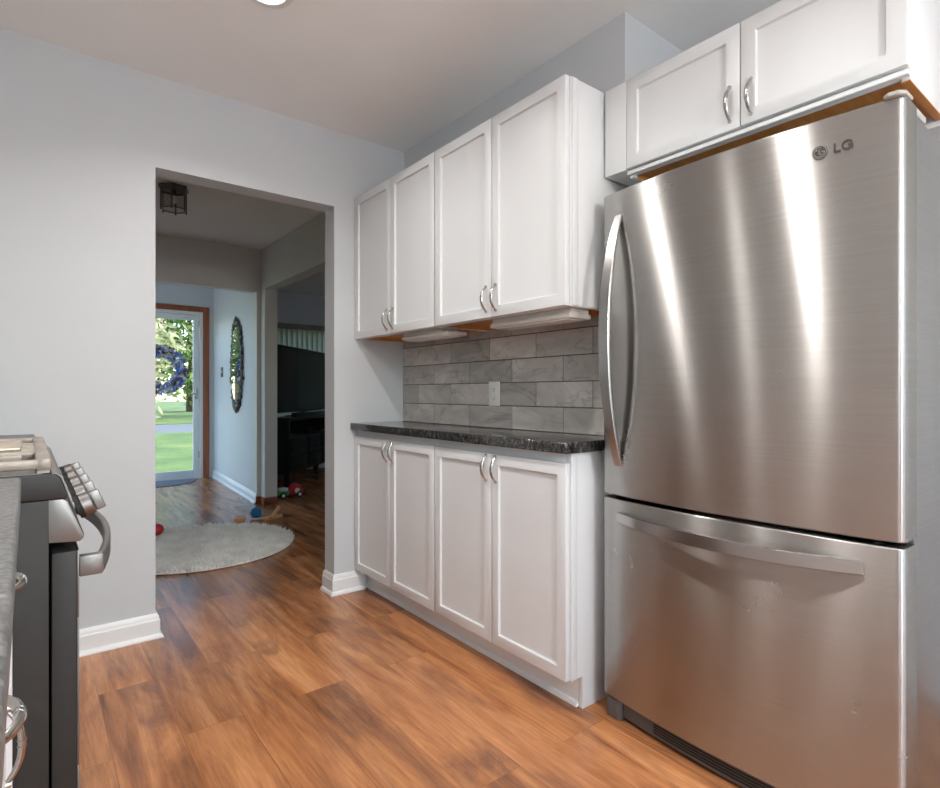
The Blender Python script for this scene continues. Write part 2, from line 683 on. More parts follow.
M['woodtrim'] = wood_mat('stained_wood_casing', lin(122, 62, 34), lin(158, 88, 50), (30, 30, 2.5), .4)
M['woodbase'] = wood_mat('stained_wood_baseboard', lin(118, 60, 30), lin(150, 82, 44), (4, 4, 60), .4)
M['doorwhite'] = paint('white_storm_door', (.70, .71, .71, 1), .35, .01)
M['glass'] = glass_mat('clear_pane')
M['mirror'] = paint('mirror_silver', (.9, .9, .9, 1), .02, 0, metal=1)
M['pewter'] = paint('antique_pewter_frame', (.10, .095, .085, 1), .4, .35, 30, metal=.7)
M['tvblack'] = paint('tv_gloss_screen', (.006, .007, .008, 1), .06, .05)
M['tvframe'] = paint('tv_black_bezel', (.012, .012, .012, 1), .35, .05)
M['blackwood'] = wood_mat('black_painted_wood', (.004, .004, .004, 1), (.009, .0085, .008, 1), (30, 30, 4), .4)
M['blind'] = leaf_mat('vertical_blind_vinyl', (.52, .54, .51, 1), (.60, .615, .58, 1))
M['valance'] = paint('dark_valance', (.22, .20, .18, 1), .6, .05)
M['rug'] = paint('cream_grey_shag', (.88, .86, .81, 1), .95, .14, 9)
M['mat'] = paint('grey_door_mat', (.20, .21, .23, 1), .95, .2, 90, .5, 300)
M['red'] = paint('red_toy_plastic', lin(190, 40, 44), .35, .05)
M['green'] = paint('green_toy_plastic', lin(60, 170, 70), .35, .05)
M['blue'] = paint('teal_blue_yarn_ball', lin(34, 106, 150), .8, .15, 40, .5, 120)
M['toywood'] = wood_mat('toy_beech_wood', lin(206, 146, 92), lin(226, 172, 118), (30, 8, 30))
M['cream'] = paint('cream_toy_plastic', lin(226, 218, 180), .4, .03)
M['bronze'] = paint('dark_bronze', (.16, .145, .13, 1), .35, .1, metal=.9)
M['smoke'] = glass_mat('smoked_shade_glass', (.72, .71, .70, 1), .3)
M['lens'] = emit_mat('ceiling_light_lens', (1, .97, .92, 1), 9)
M['globe'] = emit_mat('fill_globe_opal', (1, .985, .96, 1), GLOBE_E)
M['grass'] = grass_mat()
M['paving'] = paint('bounce_paving', (.60, .57, .54, 1), .9, .08, 4)  # unseen ground made pale to bounce sunlight up to the ceiling
M['road'] = paint('grey_asphalt', lin(104, 106, 110), .9, .08, 8)
M['bark'] = wood_mat('tree_bark', lin(80, 66, 54), lin(116, 98, 80), (20, 20, 3), .9)
M['leafA'] = leaf_mat('pale_leaves', lin(146, 156, 104), lin(204, 196, 158))
M['leafB'] = leaf_mat('green_leaves', lin(88, 122, 62), lin(150, 172, 98))
M['leafC'] = leaf_mat('dark_leaves', lin(58, 88, 48), lin(110, 136, 74))
M['petal_blue'] = paint('blue_silk_petals', lin(104, 132, 208), .7, .25, 20)
M['petal_grey'] = paint('grey_silk_petals', lin(196, 194, 196), .7, .2, 20)
M['twig'] = paint('brown_twigs', lin(92, 72, 56), .8, .2, 30)

# ------------------------------------------------------------------ the setting
H = 2.477
XA, XB, ZD = -1.272, -.4335, 2.0736       # doorway in the kitchen's far wall
XL, YB = -2.35, -5.2                        # left wall, rear wall
RX = 4.4                                    # living room right wall
YF = 4.93                                   # front wall

b = MB(); b.box(-2.5, RX + .15, 0, YF + .15, -.12, 0); b.box(-2.5, .78, YB - .15, 0, -.12, 0)
struct(b.build('floor', M['floor'], smooth=False))
b = MB(); b.box(-2.5, RX + .15, 0, YF + .15, H, H + .15); b.box(-2.5, .78, YB - .15, 0, H, H + .15)
struct(b.build('ceiling', M['ceil'], smooth=False))

# far wall of the kitchen with the doorway
b = MB()
b.box(-2.47, XA, 0, .12, 0, H)
b.box(XB, 1.9, 0, .12, 0, H)
b.box(3.3, RX, 0, .12, 0, H)
b.box(1.9, 3.3, 0, .12, 0, .95)
b.box(1.9, 3.3, 0, .12, 2.1, H)
b.box(XA, XB, 0, .12, ZD, H)
struct(b.build('wall_back', M['wall'], smooth=False))
b = MB()
for x0, x1 in ((1.9, 1.96), (2.57, 2.63), (3.24, 3.3)):
    b.box(x0, x1, .02, .1, .95, 2.1)
b.box(1.96, 3.24, .02, .1, .95, 1.01)
b.box(1.96, 3.24, .02, .1, 2.04, 2.1)
w = struct(b.build('added_window_4', M['trim'], smooth=False))  # unseen window added to brighten the living room
b = MB(); b.box(1.96, 3.24, .055, .06, 1.01, 2.04); b.build('window_pane', M['glass'], w, False)
# right wall behind the cabinets
b = MB(); b.box(0, .19, -1.553, 0, 0, H)
struct(b.build('wall_right', M['wall'], smooth=False))
# refrigerator recess: upper bulkhead, niche and the wall beyond
b = MB()
b.box(.62, .75, -2.52, -1.553, 0, H)
b.box(.19, .75, -1.553, -1.433, 0, H)
b.box(.62, .75, YB, -2.52, 0, H)
struct(b.build('wall_alcove', M['wall'], smooth=False))
# left wall of the kitchen, with an unseen window added for daylight
b = MB()
b.box(XL - .12, XL, YB, -4.3, 0, H)
b.box(XL - .12, XL, -3.2, 0, 0, H)
b.box(XL - .12, XL, -4.3, -3.2, 0, 1.05)
b.box(XL - .12, XL, -4.3, -3.2, 2.05, H)
struct(b.build('wall_left', M['wall'], smooth=False))
b = MB()
b.box(XL - .09, XL + .01, -4.3, -4.25, 1.05, 2.05)
b.box(XL - .09, XL + .01, -3.25, -3.2, 1.05, 2.05)
b.box(XL - .09, XL + .01, -4.25, -3.25, 1.05, 1.10)
b.box(XL - .09, XL + .01, -4.25, -3.25, 2.0, 2.05)
b.box(XL - .07, XL - .03, -3.77, -3.73, 1.10, 2.0)
w = struct(b.build('added_window_1', M['trim'], smooth=False))
b = MB(); b.box(XL - .055, XL - .05, -4.25, -3.25, 1.10, 2.0); b.build('window_pane', M['glass'], w, False)
# rear wall, its wide glazed door added to let in more daylight
b = MB()
b.box(-2.47, -2.25, YB - .12, YB, 0, H)
b.box(.45, .75, YB - .12, YB, 0, H)
b.box(-2.25, .45, YB - .12, YB, 2.2, H)
struct(b.build('wall_rear', M['wall'], smooth=False))
b = MB()
for x0, x1 in ((-2.25, -2.19), (-1.35, -1.29), (-.51, -.45), (.39, .45)):
    b.box(x0, x1, YB - .09, YB - .02, 0, 2.2)
b.box(-2.19, .39, YB - .09, YB - .02, 2.14, 2.2)
b.box(-2.19, .39, YB - .09, YB - .02, 0, .06)
d = struct(b.build('added_door_2', M['doorwhite'], smooth=False))
b = MB(); b.box(-2.19, .39, YB - .06, YB - .055, .06, 2.14); b.build('door_pane', M['glass'], d, False)

# hall: header wall before the entry
YH = 2.80
b = MB()
b.box(-2.0, .07, YH, YH + .11, 1.985 + .08, H)
b.box(.03, .07, YH, YH + .11, 0, 1.985 + .08)
b.box(-2.0, -1.55, YH, YH + .11, 0, 1.985 + .08)
struct(b.build('wall_header', M['hallwall'], smooth=False))
b = MB()
b.box(-2.12, -2.0, .12, 2.95, 0, H)
b.box(-2.12, -2.0, 4.85, YF, 0, H)
b.box(-2.12, -2.0, 2.95, 4.85, 0, .1)
b.box(-2.12, -2.0, 2.95, 4.85, 2.3, H)
struct(b.build('wall_hall', M['hallwall'], smooth=False))
b = MB()
for y0, y1 in ((2.95, 3.01), (3.87, 3.93), (4.79, 4.85)):
    b.box(-2.09, -2.02, y0, y1, .1, 2.3)
b.box(-2.09, -2.02, 3.01, 4.79, .1, .16)
b.box(-2.09, -2.02, 3.01, 4.79, 2.24, 2.3)
w = struct(b.build('added_window_3', M['trim'], smooth=False))  # out of view, added to daylight the hall and entry
b = MB(); b.box(-2.06, -2.055, 3.01, 4.79, .16, 2.24); b.build('window_pane', M['glass'], w, False)
# wall between hall and living room, with its wide opening
b = MB()
b.box(.07, .19, .12, .75, 0, H)
b.box(.07, .19, .75, 2.69, 2.085, H)
b.box(.07, .19, 2.69, YH + .11, 0, H)
struct(b.build('wall_partition', M['hallwall'], smooth=False))
b = MB()
b.box(RX, RX + .12, 0, YF, 0, H)
struct(b.build('wall_living', M['hallwall'], smooth=False))
# front wall with door opening and living room window
DX0, DX1, DZ = -.93, .02, 2.10
WX0, WX1, WZ0, WZ1 = .80, 3.2, .55, 2.0
b = MB()
b.box(-2.12, DX0, YF, YF + .14, 0, H)
b.box(DX0, DX1, YF, YF + .14, DZ, H)
b.box(DX1, WX0, YF, YF + .14, 0, H)
b.box(WX0, WX1, YF, YF + .14, 0, WZ0)
b.box(WX0, WX1, YF, YF + .14, WZ1, H)
b.box(WX1, RX + .12, YF, YF + .14, 0, H)
struct(b.build('wall_front', M['wall'], smooth=False))
# side wall of the entry, running slightly out of square
b = MB(); b.prism([(.04, YH + .1101), (.150, YF), (.27, YF), (.19, YH + .1101)], 'z', 0, H)
struct(b.build('wall_entry', M['wall'], smooth=False))

# window of the living room
b = MB()
b.box(WX0, WX0 + .05, YF + .03, YF + .11, WZ0, WZ1)
b.box(WX1 - .05, WX1, YF + .03, YF + .11, WZ0, WZ1)
b.box(WX0 + .05, WX1 - .05, YF + .03, YF + .11, WZ0, WZ0 + .05)
b.box(WX0 + .05, WX1 - .05, YF + .03, YF + .11, WZ1 - .05, WZ1)
b.box(1.97, 2.03, YF + .03, YF + .11, WZ0 + .05, WZ1 - .05)
w = struct(b.build('window_2', M['trim'], smooth=False))
b = MB(); b.box(WX0 + .05, WX1 - .05, YF + .065, YF + .07, WZ0 + .05, WZ1 - .05); b.build('window_pane', M['glass'], w, False)

# front door: jamb, storm door and wood casing
b = MB()
b.box(-.016, DX1, YF, YF + .14, 0, DZ)
b.box(DX0, DX0 + .036, YF, YF + .14, 0, DZ)
b.box(DX0 + .036, -.016, YF, YF + .14, 2.062, DZ)
b.box(DX0 + .036, -.016, YF, YF + .14, 0, .012)
struct(b.build('trim_1', M['doorwhite'], smooth=False))
b = MB()
b.box(.022, .094, YF - .02, YF, 0, 2.165, .004)
b.box(-1.002, DX0 - .002, YF - .02, YF, 0, 2.165, .004)
b.box(DX0 - .002, .022, YF - .02, YF, 2.10, 2.165, .004)
struct(b.build('trim_2', M['woodtrim'], smooth=False))
b = MB()
y0, y1 = YF + .02, YF + .055
b.box(-.085, -.02, y0, y1, .015, 2.058, .006)
b.box(DX0 + .04, DX0 + .105, y0, y1, .015, 2.058, .006)
b.box(DX0 + .105, -.085, y0, y1, 1.992, 2.058, .006)
b.box(DX0 + .105, -.085, y0, y1, .015, .108, .006)
d = struct(b.build('door_1', M['doorwhite']))
b = MB(); b.box(DX0 + .10, -.08, YF + .035, YF + .04, .10, 2.0); b.build('door_pane', M['glass'], d, False)
b = MB()
b.box(-.066, -.04, y0 - .012, y0 + .002, 1.0, 1.14, .004)
b.cyl((-.053, y0 - .012, 1.07), (-.053, y0 - .05, 1.07), .009, n=12)
b.box(-.115, -.045, y0 - .056, y0 - .042, 1.06, 1.08, .005)
b.build('door_handle', M['nickel'], d)
b = MB()
for z in (.3, 1.95):
    b.box(-.019, -.016, y0 - .006, y0 + .03, z - .04, z + .04)
    b.cyl((-.02, y0 - .006, z - .04), (-.02, y0 - .006, z + .04), .006, n=10)
b.build('hinge', M['nickel'], d)

# baseboards
def base_profile(t=.016, h=.105):
    return [(0, 0), (t + .012, 0), (t + .012, .006), (t + .006, .017), (t, .019), (t, h - .028), (t - .003, h - .022), (t - .004, h - .012), (t - .009, h), (0, h)]


def base_path(b, pts, side, h=.105, t=.016):
    """mitred baseboard along a floor polyline; side=+1 profile to the left of travel, -1 to the right"""
    P = [Vector(p) for p in pts]
    m = len(P)
    pr = base_profile(t, h)
    n = len(pr)
    vs_, fs_ = [], []
    for i in range(m):
        ds = []
        if i > 0: ds.append((P[i] - P[i - 1]).normalized())
        if i < m - 1: ds.append((P[i + 1] - P[i]).normalized())
        ns = [Vector((-d.y, d.x)) * side for d in ds]
        nn = sum(ns, Vector((0, 0)))
        nn = nn / nn.length
        nn = nn / max(.3, nn.dot(ns[0]))
        for q in pr:
            vs_.append((P[i].x + nn.x * q[0], P[i].y + nn.y * q[0], q[1]))
    for i in range(m - 1):
        for k in range(n):
            k2 = (k + 1) % n
            fs_.append([i * n + k, i * n + k2, (i + 1) * n + k2, (i + 1) * n + k])
    fs_.append(list(range(n))[::-1])
    fs_.append([(m - 1) * n + k for k in range(n)])
    b.add(vs_, fs_)


b = MB(); base_path(b, [(-1.74, 0), (XA, 0), (XA, .12)], -1)
struct(b.build('baseboard_left', M['trim'], ang=20))
b = MB(); base_path(b, [(-.262, 0), (XB, 0), (XB, .12)], 1)
struct(b.build('baseboard_right', M['trim'], ang=20))
b = MB(); base_path(b, [(.03, YH + .005), (.03, YH + .11), (.04, YH + .1105), (.150, YF)], 1, .095, .013)
struct(b.build('baseboard_entry', M['trim'], ang=20))
b = MB()
b.box(.018, .07, YH - .014, YH, 0, .07, .003)
b.box(.07, .19, 2.676, 2.69, 0, .07, .003)
b.box(.056, .07, 2.676, YH - .014, 0, .07, .003)
struct(b.build('baseboard_hall', M['woodbase']))

# ------------------------------------------------------------------ outside the front door
b = MB(); b.box(-60, 60, 5.3, 16.5, -.32, -.14); struct(b.build('lawn', M['grass'], smooth=False))
b = MB(); b.box(-60, 60, -40, 5.3, -.32, -.14); struct(b.build('ground', M['paving'], smooth=False))
b = MB(); b.box(-60, 60, 16.5, 22, -.32, -.15); struct(b.build('road', M['road'], smooth=False))
b = MB(); b.box(-60, 60, 22, 90, -.32, -.13); struct(b.build('lawn_beyond_road', M['grass'], smooth=False))
b = MB(); b.box(-1.7, .8, YF + .14, 5.9, -.14, -.09, .01); struct(b.build('doorstep', M['road'], smooth=False))


def tree(x, y, h, r, leaf, label, low=.2, n=2600, grp='trees across the road'):
    t = thing('leafy_tree', label, 'tree', (x, y, -.13), group=grp)
    b = MB()
    pts = [(x, y, -.13), (x + .1, y, h * .3), (x - .08, y + .1, h * .6), (x, y, h * .85)]
    b.tube(pts, [r * .09, r * .07, r * .045, r * .015], n=10)
    for k in range(7):
        a = k * 2.4
        z = h * (.35 + .07 * k)
        b.tube([(x, y, z), (x + math.cos(a) * r * .5, y + math.sin(a) * r * .5, z + h * .12), (x + math.cos(a) * r * .8, y + math.sin(a) * r * .8, z + h * .2)], [r * .035, r * .02, r * .008], n=6)
    b.build('trunk', M['bark'], t)
    b = MB()
    cl = []
    for k in range(46):
        a = random.uniform(0, 6.28)
        zz = random.uniform(low, 1)
        rr = r * math.sqrt(max(0, 1 - ((zz - .55) / .55) ** 2)) * random.uniform(.3, 1)
        cl.append((x + rr * math.cos(a), y + rr * math.sin(a), h * zz))
    for k in range(n):
        c = random.choice(cl)
        p = Vector((random.gauss(c[0], r * .16), random.gauss(c[1], r * .16), max(.05, random.gauss(c[2], h * .05))))
        s_ = random.uniform(.10, .24) * (h / 7) ** .5
        u = Vector((random.gauss(0, 1), random.gauss(0, 1), random.gauss(0, 1))).normalized()
        v = u.orthogonal().normalized()
        b.add([p - u * s_, p - v * s_ * .5, p + u * s_, p + v * s_ * .5], [[0, 1, 2, 3]])
    b.build('foliage', leaf, t, False)


tree(1.4, 26, 8.5, 2.6, M['leafA'], 'pale sunlit tree with a loose crown seen through the upper door glass', low=.08, n=5200)
tree(8.2, 30, 9.5, 2.4, M['leafB'], 'green tree behind the pale ones, right of the door glass', n=3600)
tree(-4.2, 29, 10, 2.4, M['leafC'], 'dark green tree across the road left of the door glass', n=3000)
tree(6.6, 38, 12, 2.6, M['leafB'], 'tall dark tree beyond the road right of the pale tree', low=.08, n=5200)
tree(13.5, 27, 8, 2.2, M['leafA'], 'pale tree across the road behind the living room blinds', n=2400)
tree(-2.6, 37, 12, 2.6, M['leafB'], 'tall green tree in the distance left of the pale tree', low=.08, n=5200)
tree(2.4, 50, 16, 4.4, M['leafA'], 'broad pale tree farthest away, filling the gap between the others', low=.05, n=6500)

# ------------------------------------------------------------------ ceiling lights
def can(x, y, label, k=1.0):
    t = thing('recessed_light', label, 'ceiling light', (x, y, H), group='recessed kitchen ceiling lights')
    b = MB(); b.lathe([(.058, 0), (.062, -.006), (.08, -.006), (.086, -.003), (.087, 0)], (x, y, H), 36)
    b.build('trim_ring', M['plastic_white'], t)
    b = MB(); b.lathe([(0, -.003), (.0585, -.003), (.0585, -.0005)], (x, y, H), 36)
    b.build('lens', M['lens'], t)
    ld = bpy.data.lights.new('lamp', 'AREA')
    ld.shape = 'DISK'
    ld.size = .11
    ld.energy = CAN_W * k
    ld.color = (1, .975, .95)
    ld.spread = math.radians(140)
    lo = bpy.data.objects.new('lamp', ld)
    COL.objects.link(lo)
    lo.parent = t
    lo.location = (0, 0, -.008)


can(-1.06, -.841, 'round recessed ceiling light nearest the doorway')
can(-1.04, -1.95, 'added unseen recessed light in front of the refrigerator')  # unseen light added so the refrigerator door shows a streak
can(-1.75, -1.3, 'added unseen recessed light over the gas range', .5)  # added above the range to draw another streak on the steel
can(-1.04, -3.3, 'added unseen recessed light behind the camera')  # out of view, added for even kitchen light
can(-1.04, -4.5, 'added unseen recessed light at the rear end of the kitchen')  # one more added light, brightening from behind the camera

# unseen globe added behind the camera as fill light
t = thing('fill_globe', 'added white globe behind the camera, an unseen fill light', 'fill light', (-1.0, -4.1, H))
b = MB(); b.lathe([(0, -.001), (.06, -.001), (.055, -.022), (.012, -.03), (0, -.03)], (-1.0, -4.1, H), 28); b.build('canopy', M['nickel'], t)
b = MB(); b.cyl((-1.0, -4.1, H - .03), (-1.0, -4.1, 1.965), .004, n=8); b.cyl((-1.0, -4.1, 1.97), (-1.0, -4.1, 1.93), .03, n=16); b.build('stem', M['nickel'], t)
b = MB(); b.ball((-1.0, -4.1, 1.80), .15, u=32, v=20); b.build('globe', M['globe'], t)

# hall drum light
hx, hy = -.938, 1.45
t = thing('flush_ceiling_light', 'small dark bronze drum light with smoked glass on the hall ceiling', 'ceiling light', (hx, hy, H))
b = MB()
def ngon(r, n=6, ph=.2): return [(hx + r * math.cos(2 * math.pi * k / n + ph), hy + r * math.sin(2 * math.pi * k / n + ph)) for k in range(n)]
b.prism(ngon(.098), 'z', H - .022, H, .003)
b.build('canopy', M['bronze'], t)
b = MB()
P6 = ngon(.082)
for q in P6:
    b.box(q[0] - .004, q[0] + .004, q[1] - .004, q[1] + .004, H - .158, H - .02)
    b.ball((q[0] * 1.0, q[1], H - .164), .006, u=8, v=6)
for k in range(6):
    q, r_ = P6[k], P6[(k + 1) % 6]
    b.tube([(q[0], q[1], H - .155), (r_[0], r_[1], H - .155)], .004, n=8)
    b.tube([(q[0], q[1], H - .03), (r_[0], r_[1], H - .03)], .005, n=8)
b.build('frame', M['bronze'], t)
b = MB()
P5 = ngon(.077)
for k in range(6):
    q, r_ = P5[k], P5[(k + 1) % 6]
    b.add([(q[0], q[1], H - .155), (r_[0], r_[1], H - .155), (r_[0], r_[1], H - .022), (q[0], q[1], H - .022)], [[0, 1, 2, 3]])
b.build('glass_shade', M['smoke'], t, False)
b = MB(); b.cyl((hx, hy, H - .02), (hx, hy, H - .06), .016, n=12)
b.build('socket', M['bronze'], t)
b = MB(); b.ball((hx, hy, H - .085), .026, sz=1.15)
b.build('bulb', M['plastic_white'], t)

# ------------------------------------------------------------------ cabinets along the right wall
def pull(b, p, axis, out, L_=.098, rise=.026, w=.0065):
    """bow pull: centred at p on the face, running along axis, bowing towards out"""
    p, axis, out = Vector(p), Vector(axis), Vector(out)
    side = axis.cross(out)
    n = 17
    pts, ra, rb = [], [], []
    for i in range(n):
        u = -1 + 2 * i / (n - 1)
        pts.append(p + axis * (u * L_ / 2) + out * (rise * (1 - abs(u) ** 2.4)))
        ra.append(w * (1 - .55 * u * u) + .0005)
        rb.append(.0042 * (1 - .3 * u * u))
    b.tube(pts, ra, rb, side=side, n=12)
    for sg in (-1, 1):
        q = p + axis * (sg * L_ / 2)
        b.cyl(q - out * .001, q + out * .006, .0062, .0045, n=12)
    c = pts[n // 2]
    for dz in (-.004, .004):
        b.tube([c + axis * (dz - .001), c + axis * (dz + .001)], [w * 1.14] * 2, [.0052] * 2, side=side, n=12)


XD = -.3164                 # door faces
DIV = -.7765
CE = -1.5588
ZU0, ZU1 = 1.370, 2.138


def wall_cab(y_far, y_near, label, endpanel):
    t = thing('wall_cabinet', label, 'kitchen cabinet', (-.15, (y_far + y_near) / 2, ZU0), group='white wall cabinets above the granite counter')
    b = MB()
    xb = -.295
    b.box(xb, 0, y_near, y_near + .016, ZU0 - .002, ZU1, .001)
    b.box(xb, 0, y_far - .016, y_far, ZU0 - .002, ZU1, .001)
    b.box(xb, 0, y_near + .016, y_far - .016, ZU1 - .018, ZU1, .001)
    b.box(-.012, 0, y_near + .016, y_far - .016, ZU0 + .02, ZU1 - .018)
    b.box(xb, xb + .018, y_near + .016, y_far - .016, ZU0 - .002, ZU0 + .036, .001)
    b.build('body', M['cab'], t)
    b = MB()
    b.box(xb + .018, -.002, y_near + .017, y_far - .017, ZU0 + .018, ZU0 + .03)
    b.box(xb + .018, xb + .021, y_near + .017, y_far - .017, ZU0 - .001, ZU0 + .018)
    b.box(xb + .02, -.002, y_near + .016, y_near + .0175, ZU0 - .001, ZU0 + .018)
    b.box(xb + .02, -.002, y_far - .0175, y_far - .016, ZU0 - .001, ZU0 + .018)
    b.box(-.02, -.002, y_near + .017, y_far - .017, ZU0 - .0005, ZU0 + .018)
    b.build('bottom_panel', M['cabin'], t, False)
    mid = (y_far + y_near) / 2
    for (a, c, sgn) in ((mid + .0015, y_far - .003, 1), (y_near + .003, mid - .0015, -1)):
        b = MB(); b.shaker(-1, XD, a, c, ZU0, ZU1)
        d = b.build('door', M['cab'], t)
        b = MB(); pull(b, (XD, mid + sgn * .029, 1.442), (0, 0, 1), (-1, 0, 0))
        h = b.build('handle', M['nickel'], d); h['label'] = 'brushed nickel bow pull'
    if endpanel:
        b = MB(); b.box(-.287, -.002, y_near - .0035, y_near - .0005, ZU0 + .001, ZU1 - .003, .0008)
        b.box(-.29, -.262, y_near - .006, y_near - .0035, ZU0 + .001, ZU1 - .003, .0008)
        b.build('end_panel', M['cab'], t)
    return t


wall_cab(-.0015, DIV + .001, 'white shaker wall cabinet with two doors in the corner by the doorway', False)
wall_cab(DIV - .001, CE + .006, 'white shaker wall cabinet with two doors on the refrigerator side', True)

ZB0, ZB1 = .115, .842


def base_cab(y_far, y_near, label, endpanel):
    t = thing('base_cabinet', label, 'kitchen cabinet', (-.15, (y_far + y_near) / 2, 0), group='white base cabinets under the granite counter')
    xb = -.2965
    b = MB()
    yn = y_near + (.02 if endpanel else 0)
    b.box(xb, -.002, yn, y_far, .112, .8755, .001)
    b.box(-.222, -.002, yn, y_far, 0, .112)
    b.build('body', M['cab'], t)
    b = MB()
    b.box(-.236, -.2225, yn, y_far, .001, .111)
    b.prism([(-.236, .0005), (-.247, .0005), (-.246, .010), (-.241, .017), (-.236, .018)], 'y', yn, y_far)
    b.build('toe_kick', M['trim'], t)
    mid = (y_far + y_near) / 2
    for (a, c, sgn) in ((mid + .0015, y_far - .003, 1), (y_near + .003, mid - .0015, -1)):
        b = MB(); b.shaker(-1, -.3176, a, c, ZB0, ZB1)
        d = b.build('door', M['cab'], t)
        b = MB(); pull(b, (-.3176, mid + sgn * .029, .785), (0, 0, 1), (-1, 0, 0))
        h = b.build('handle', M['nickel'], d); h['label'] = 'brushed nickel bow pull'
    if endpanel:
        b = MB()
        b.prism([(-.2965, .112), (-.2365, .112), (-.2365, 0), (-.002, 0), (-.002, .8755), (-.2965, .8755)], 'y', y_near, y_near + .019, .001)
        b.box(-.2965, -.268, y_near - .003, y_near, .113, .8755, .0008)
        b.build('end_panel', M['cab'], t)
    return t


base_cab(-.0015, DIV + .001, 'white shaker base cabinet with two doors next to the doorway baseboard', False)
base_cab(DIV - .001, CE + .003, 'white shaker base cabinet with two doors beside the refrigerator', True)

b = MB()
b.prism([(-.3408, -.002), (-.002, -.002), (-.002, -1.5755), (-.335, -1.5755), (-.3408, -1.5697)], 'z', .876, .914, .004, 3)
tag(b.build('countertop', M['granite']), 'dark speckled granite countertop on the white base cabinets', 'countertop')

# marble tile backsplash
t = thing('tile_backsplash', 'grey marble running bond tile backsplash above the dark counter', 'backsplash', (0, -.78, .914))
b = MB(); b.box(-.0082, -.0008, -1.552, -.001, .9145, 1.388); b.build('grout', M['grout'], t, False)
b = MB()
z = .914
row = 0
while z < 1.385:
    z1 = min(z + .1032, 1.387)
    cuts = [-.0015] + [(-.3220 if row % 2 == 0 else -.1650) - .3112 * k for k in range(6)]
    cuts = [c for c in cuts if c > -1.545] + [-1.5515]
    for k in range(len(cuts) - 1):
        ya, yb = cuts[k + 1] + .0014, cuts[k] - .0014
        if yb - ya < .006: continue
        b.cur = random.uniform(.02, .98)
        bt = .0008
        b.box(-.0095, -.003, ya, yb, z + .001, z1 - .001, bt, 1)
    z += .1052
    row += 1
b.build('tiles', M['tile'], t)

# outlet on the backsplash
t = thing('wall_outlet', 'white duplex outlet on the grey tile backsplash', 'outlet', (-.0098, -.826, 1.0725))
b = MB(); b.box(-.0150, -.0098, -.865, -.787, 1.0155, 1.1295, .003); b.build('cover_plate', M['plastic_white'], t)
for zc in (1.053, 1.092):
    b = MB(); b.prism([(-.826 + .017 * math.cos(a), zc + max(-.0135, min(.0135, .017 * math.sin(a)))) for a in [2 * math.pi * k / 24 for k in range(24)]], 'x', -.0170, -.0148)
    r = b.build('receptacle', M['plastic_white'], t)
    b = MB()
    b.box(-.0174, -.0168, -.833, -.8315, zc - .002, zc + .007)
    b.box(-.0174, -.0168, -.8205, -.819, zc - .002, zc + .006)
    b.cyl((-.0174, -.826, zc - .0075), (-.0168, -.826, zc - .0075), .0026, n=10)
    b.build('slots', M['black'], r, False)

# under cabinet light bars
for ya, yb, lab in ((-.815, -.425, 'slim off white light bar under the wall cabinet by the doorway'),
                    (-1.530, -1.106, 'slim off white light bar under the wall cabinet beside the refrigerator')):
    t = thing('under_cabinet_light', lab, 'light bar', (-.2, (ya + yb) / 2, 1.386), group='light bars under the wall cabinets')
    b = MB()
    b.box(-.272, -.162, ya, yb, 1.334, 1.352, .004)
    b.box(-.262, -.172, max(ya, DIV + .02 if yb > DIV else ya) + .004, yb - .004, 1.3515, ZU0 + .018)
    b.build('housing', M['lightbar'], t)
    b = MB(); b.box(-.262, -.18, ya + .02, yb - .02, 1.3305, 1.3342, .0012)
    b.build('diffuser', M['plastic_white'], t)

# ------------------------------------------------------------------ cabinet over the refrigerator
FX = -.1300
ZF0, ZF1 = 1.835, 2.132
t = thing('fridge_cabinet', 'white shaker cabinet with two doors hanging over the refrigerator', 'kitchen cabinet', (.03, -2.0, 1.81))
YFA, YFB = -1.655, -2.436
b = MB()
b.box(FX + .021, .189, YFA - .017, YFA, 1.807, ZF1, .001)
b.box(FX + .021, .189, YFB, YFB + .017, 1.807, ZF1, .001)
b.box(FX + .021, .189, YFB + .017, YFA - .017, ZF1 - .018, ZF1)
b.box(.178, .189, YFB + .017, YFA - .017, 1.83, ZF1 - .018)
b.box(FX + .0215, FX + .036, YFB + .017, YFA - .017, 1.815, ZF0 + .022, .001)
b.box(FX + .006, FX + .0212, YFB, YFA, 1.815, 1.827, .002)
b.build('body', M['cab'], t)
b = MB()
b.box(FX + .0365, .188, YFB + .018, YFA - .018, 1.824, 1.836)
b.box(FX + .04, .188, YFA - .0185, YFA - .0172, 1.8075, 1.826)
b.box(FX + .022, .1885, YFB + .0005, YFB + .0185, 1.8045, 1.8068)
b.build('bottom_panel', M['cabin'], t, False)
b = MB()
b.box(FX, FX + .018, YFA + .001, -1.5662, 1.832, ZF1, .001)
b.box(FX + .018, .0, YFA + .001, -1.5662, 1.832, 1.846)
b.box(FX + .018, -.0, YFA + .001, -1.5662, ZF1 - .014, ZF1)
b.build('filler_panel', M['cab'], t)
mid = -2.0455
for (a, c, sgn) in ((mid + .0015, YFA - .001, 1), (YFB + .001, mid - .0015, -1)):
    b = MB(); b.shaker(-1, FX, a, c, ZF0, ZF1)
    d = b.build('door', M['cab'], t)
    b = MB(); pull(b, (FX, mid + sgn * .030, 1.908), (0, 0, 1), (-1, 0, 0), w=.0062)
    h = b.build('handle', M['nickel'], d); h['label'] = 'brushed nickel bow pull'

b = MB(); b.box(.1895, .6195, YFB + .004, -1.5662, 1.79, 2.09, .002)
b.build('rear_spacer', M['wall'], t)

# ------------------------------------------------------------------ refrigerator
FY0, FY1 = -2.450, -1.607
FM, FW = (FY0 + FY1) / 2, (FY1 - FY0) / 2
FXE, BUL = -.196, .034


def fridge_front(y):
    u = (y - FM) / FW
    return FXE - BUL * (1 - u * u)


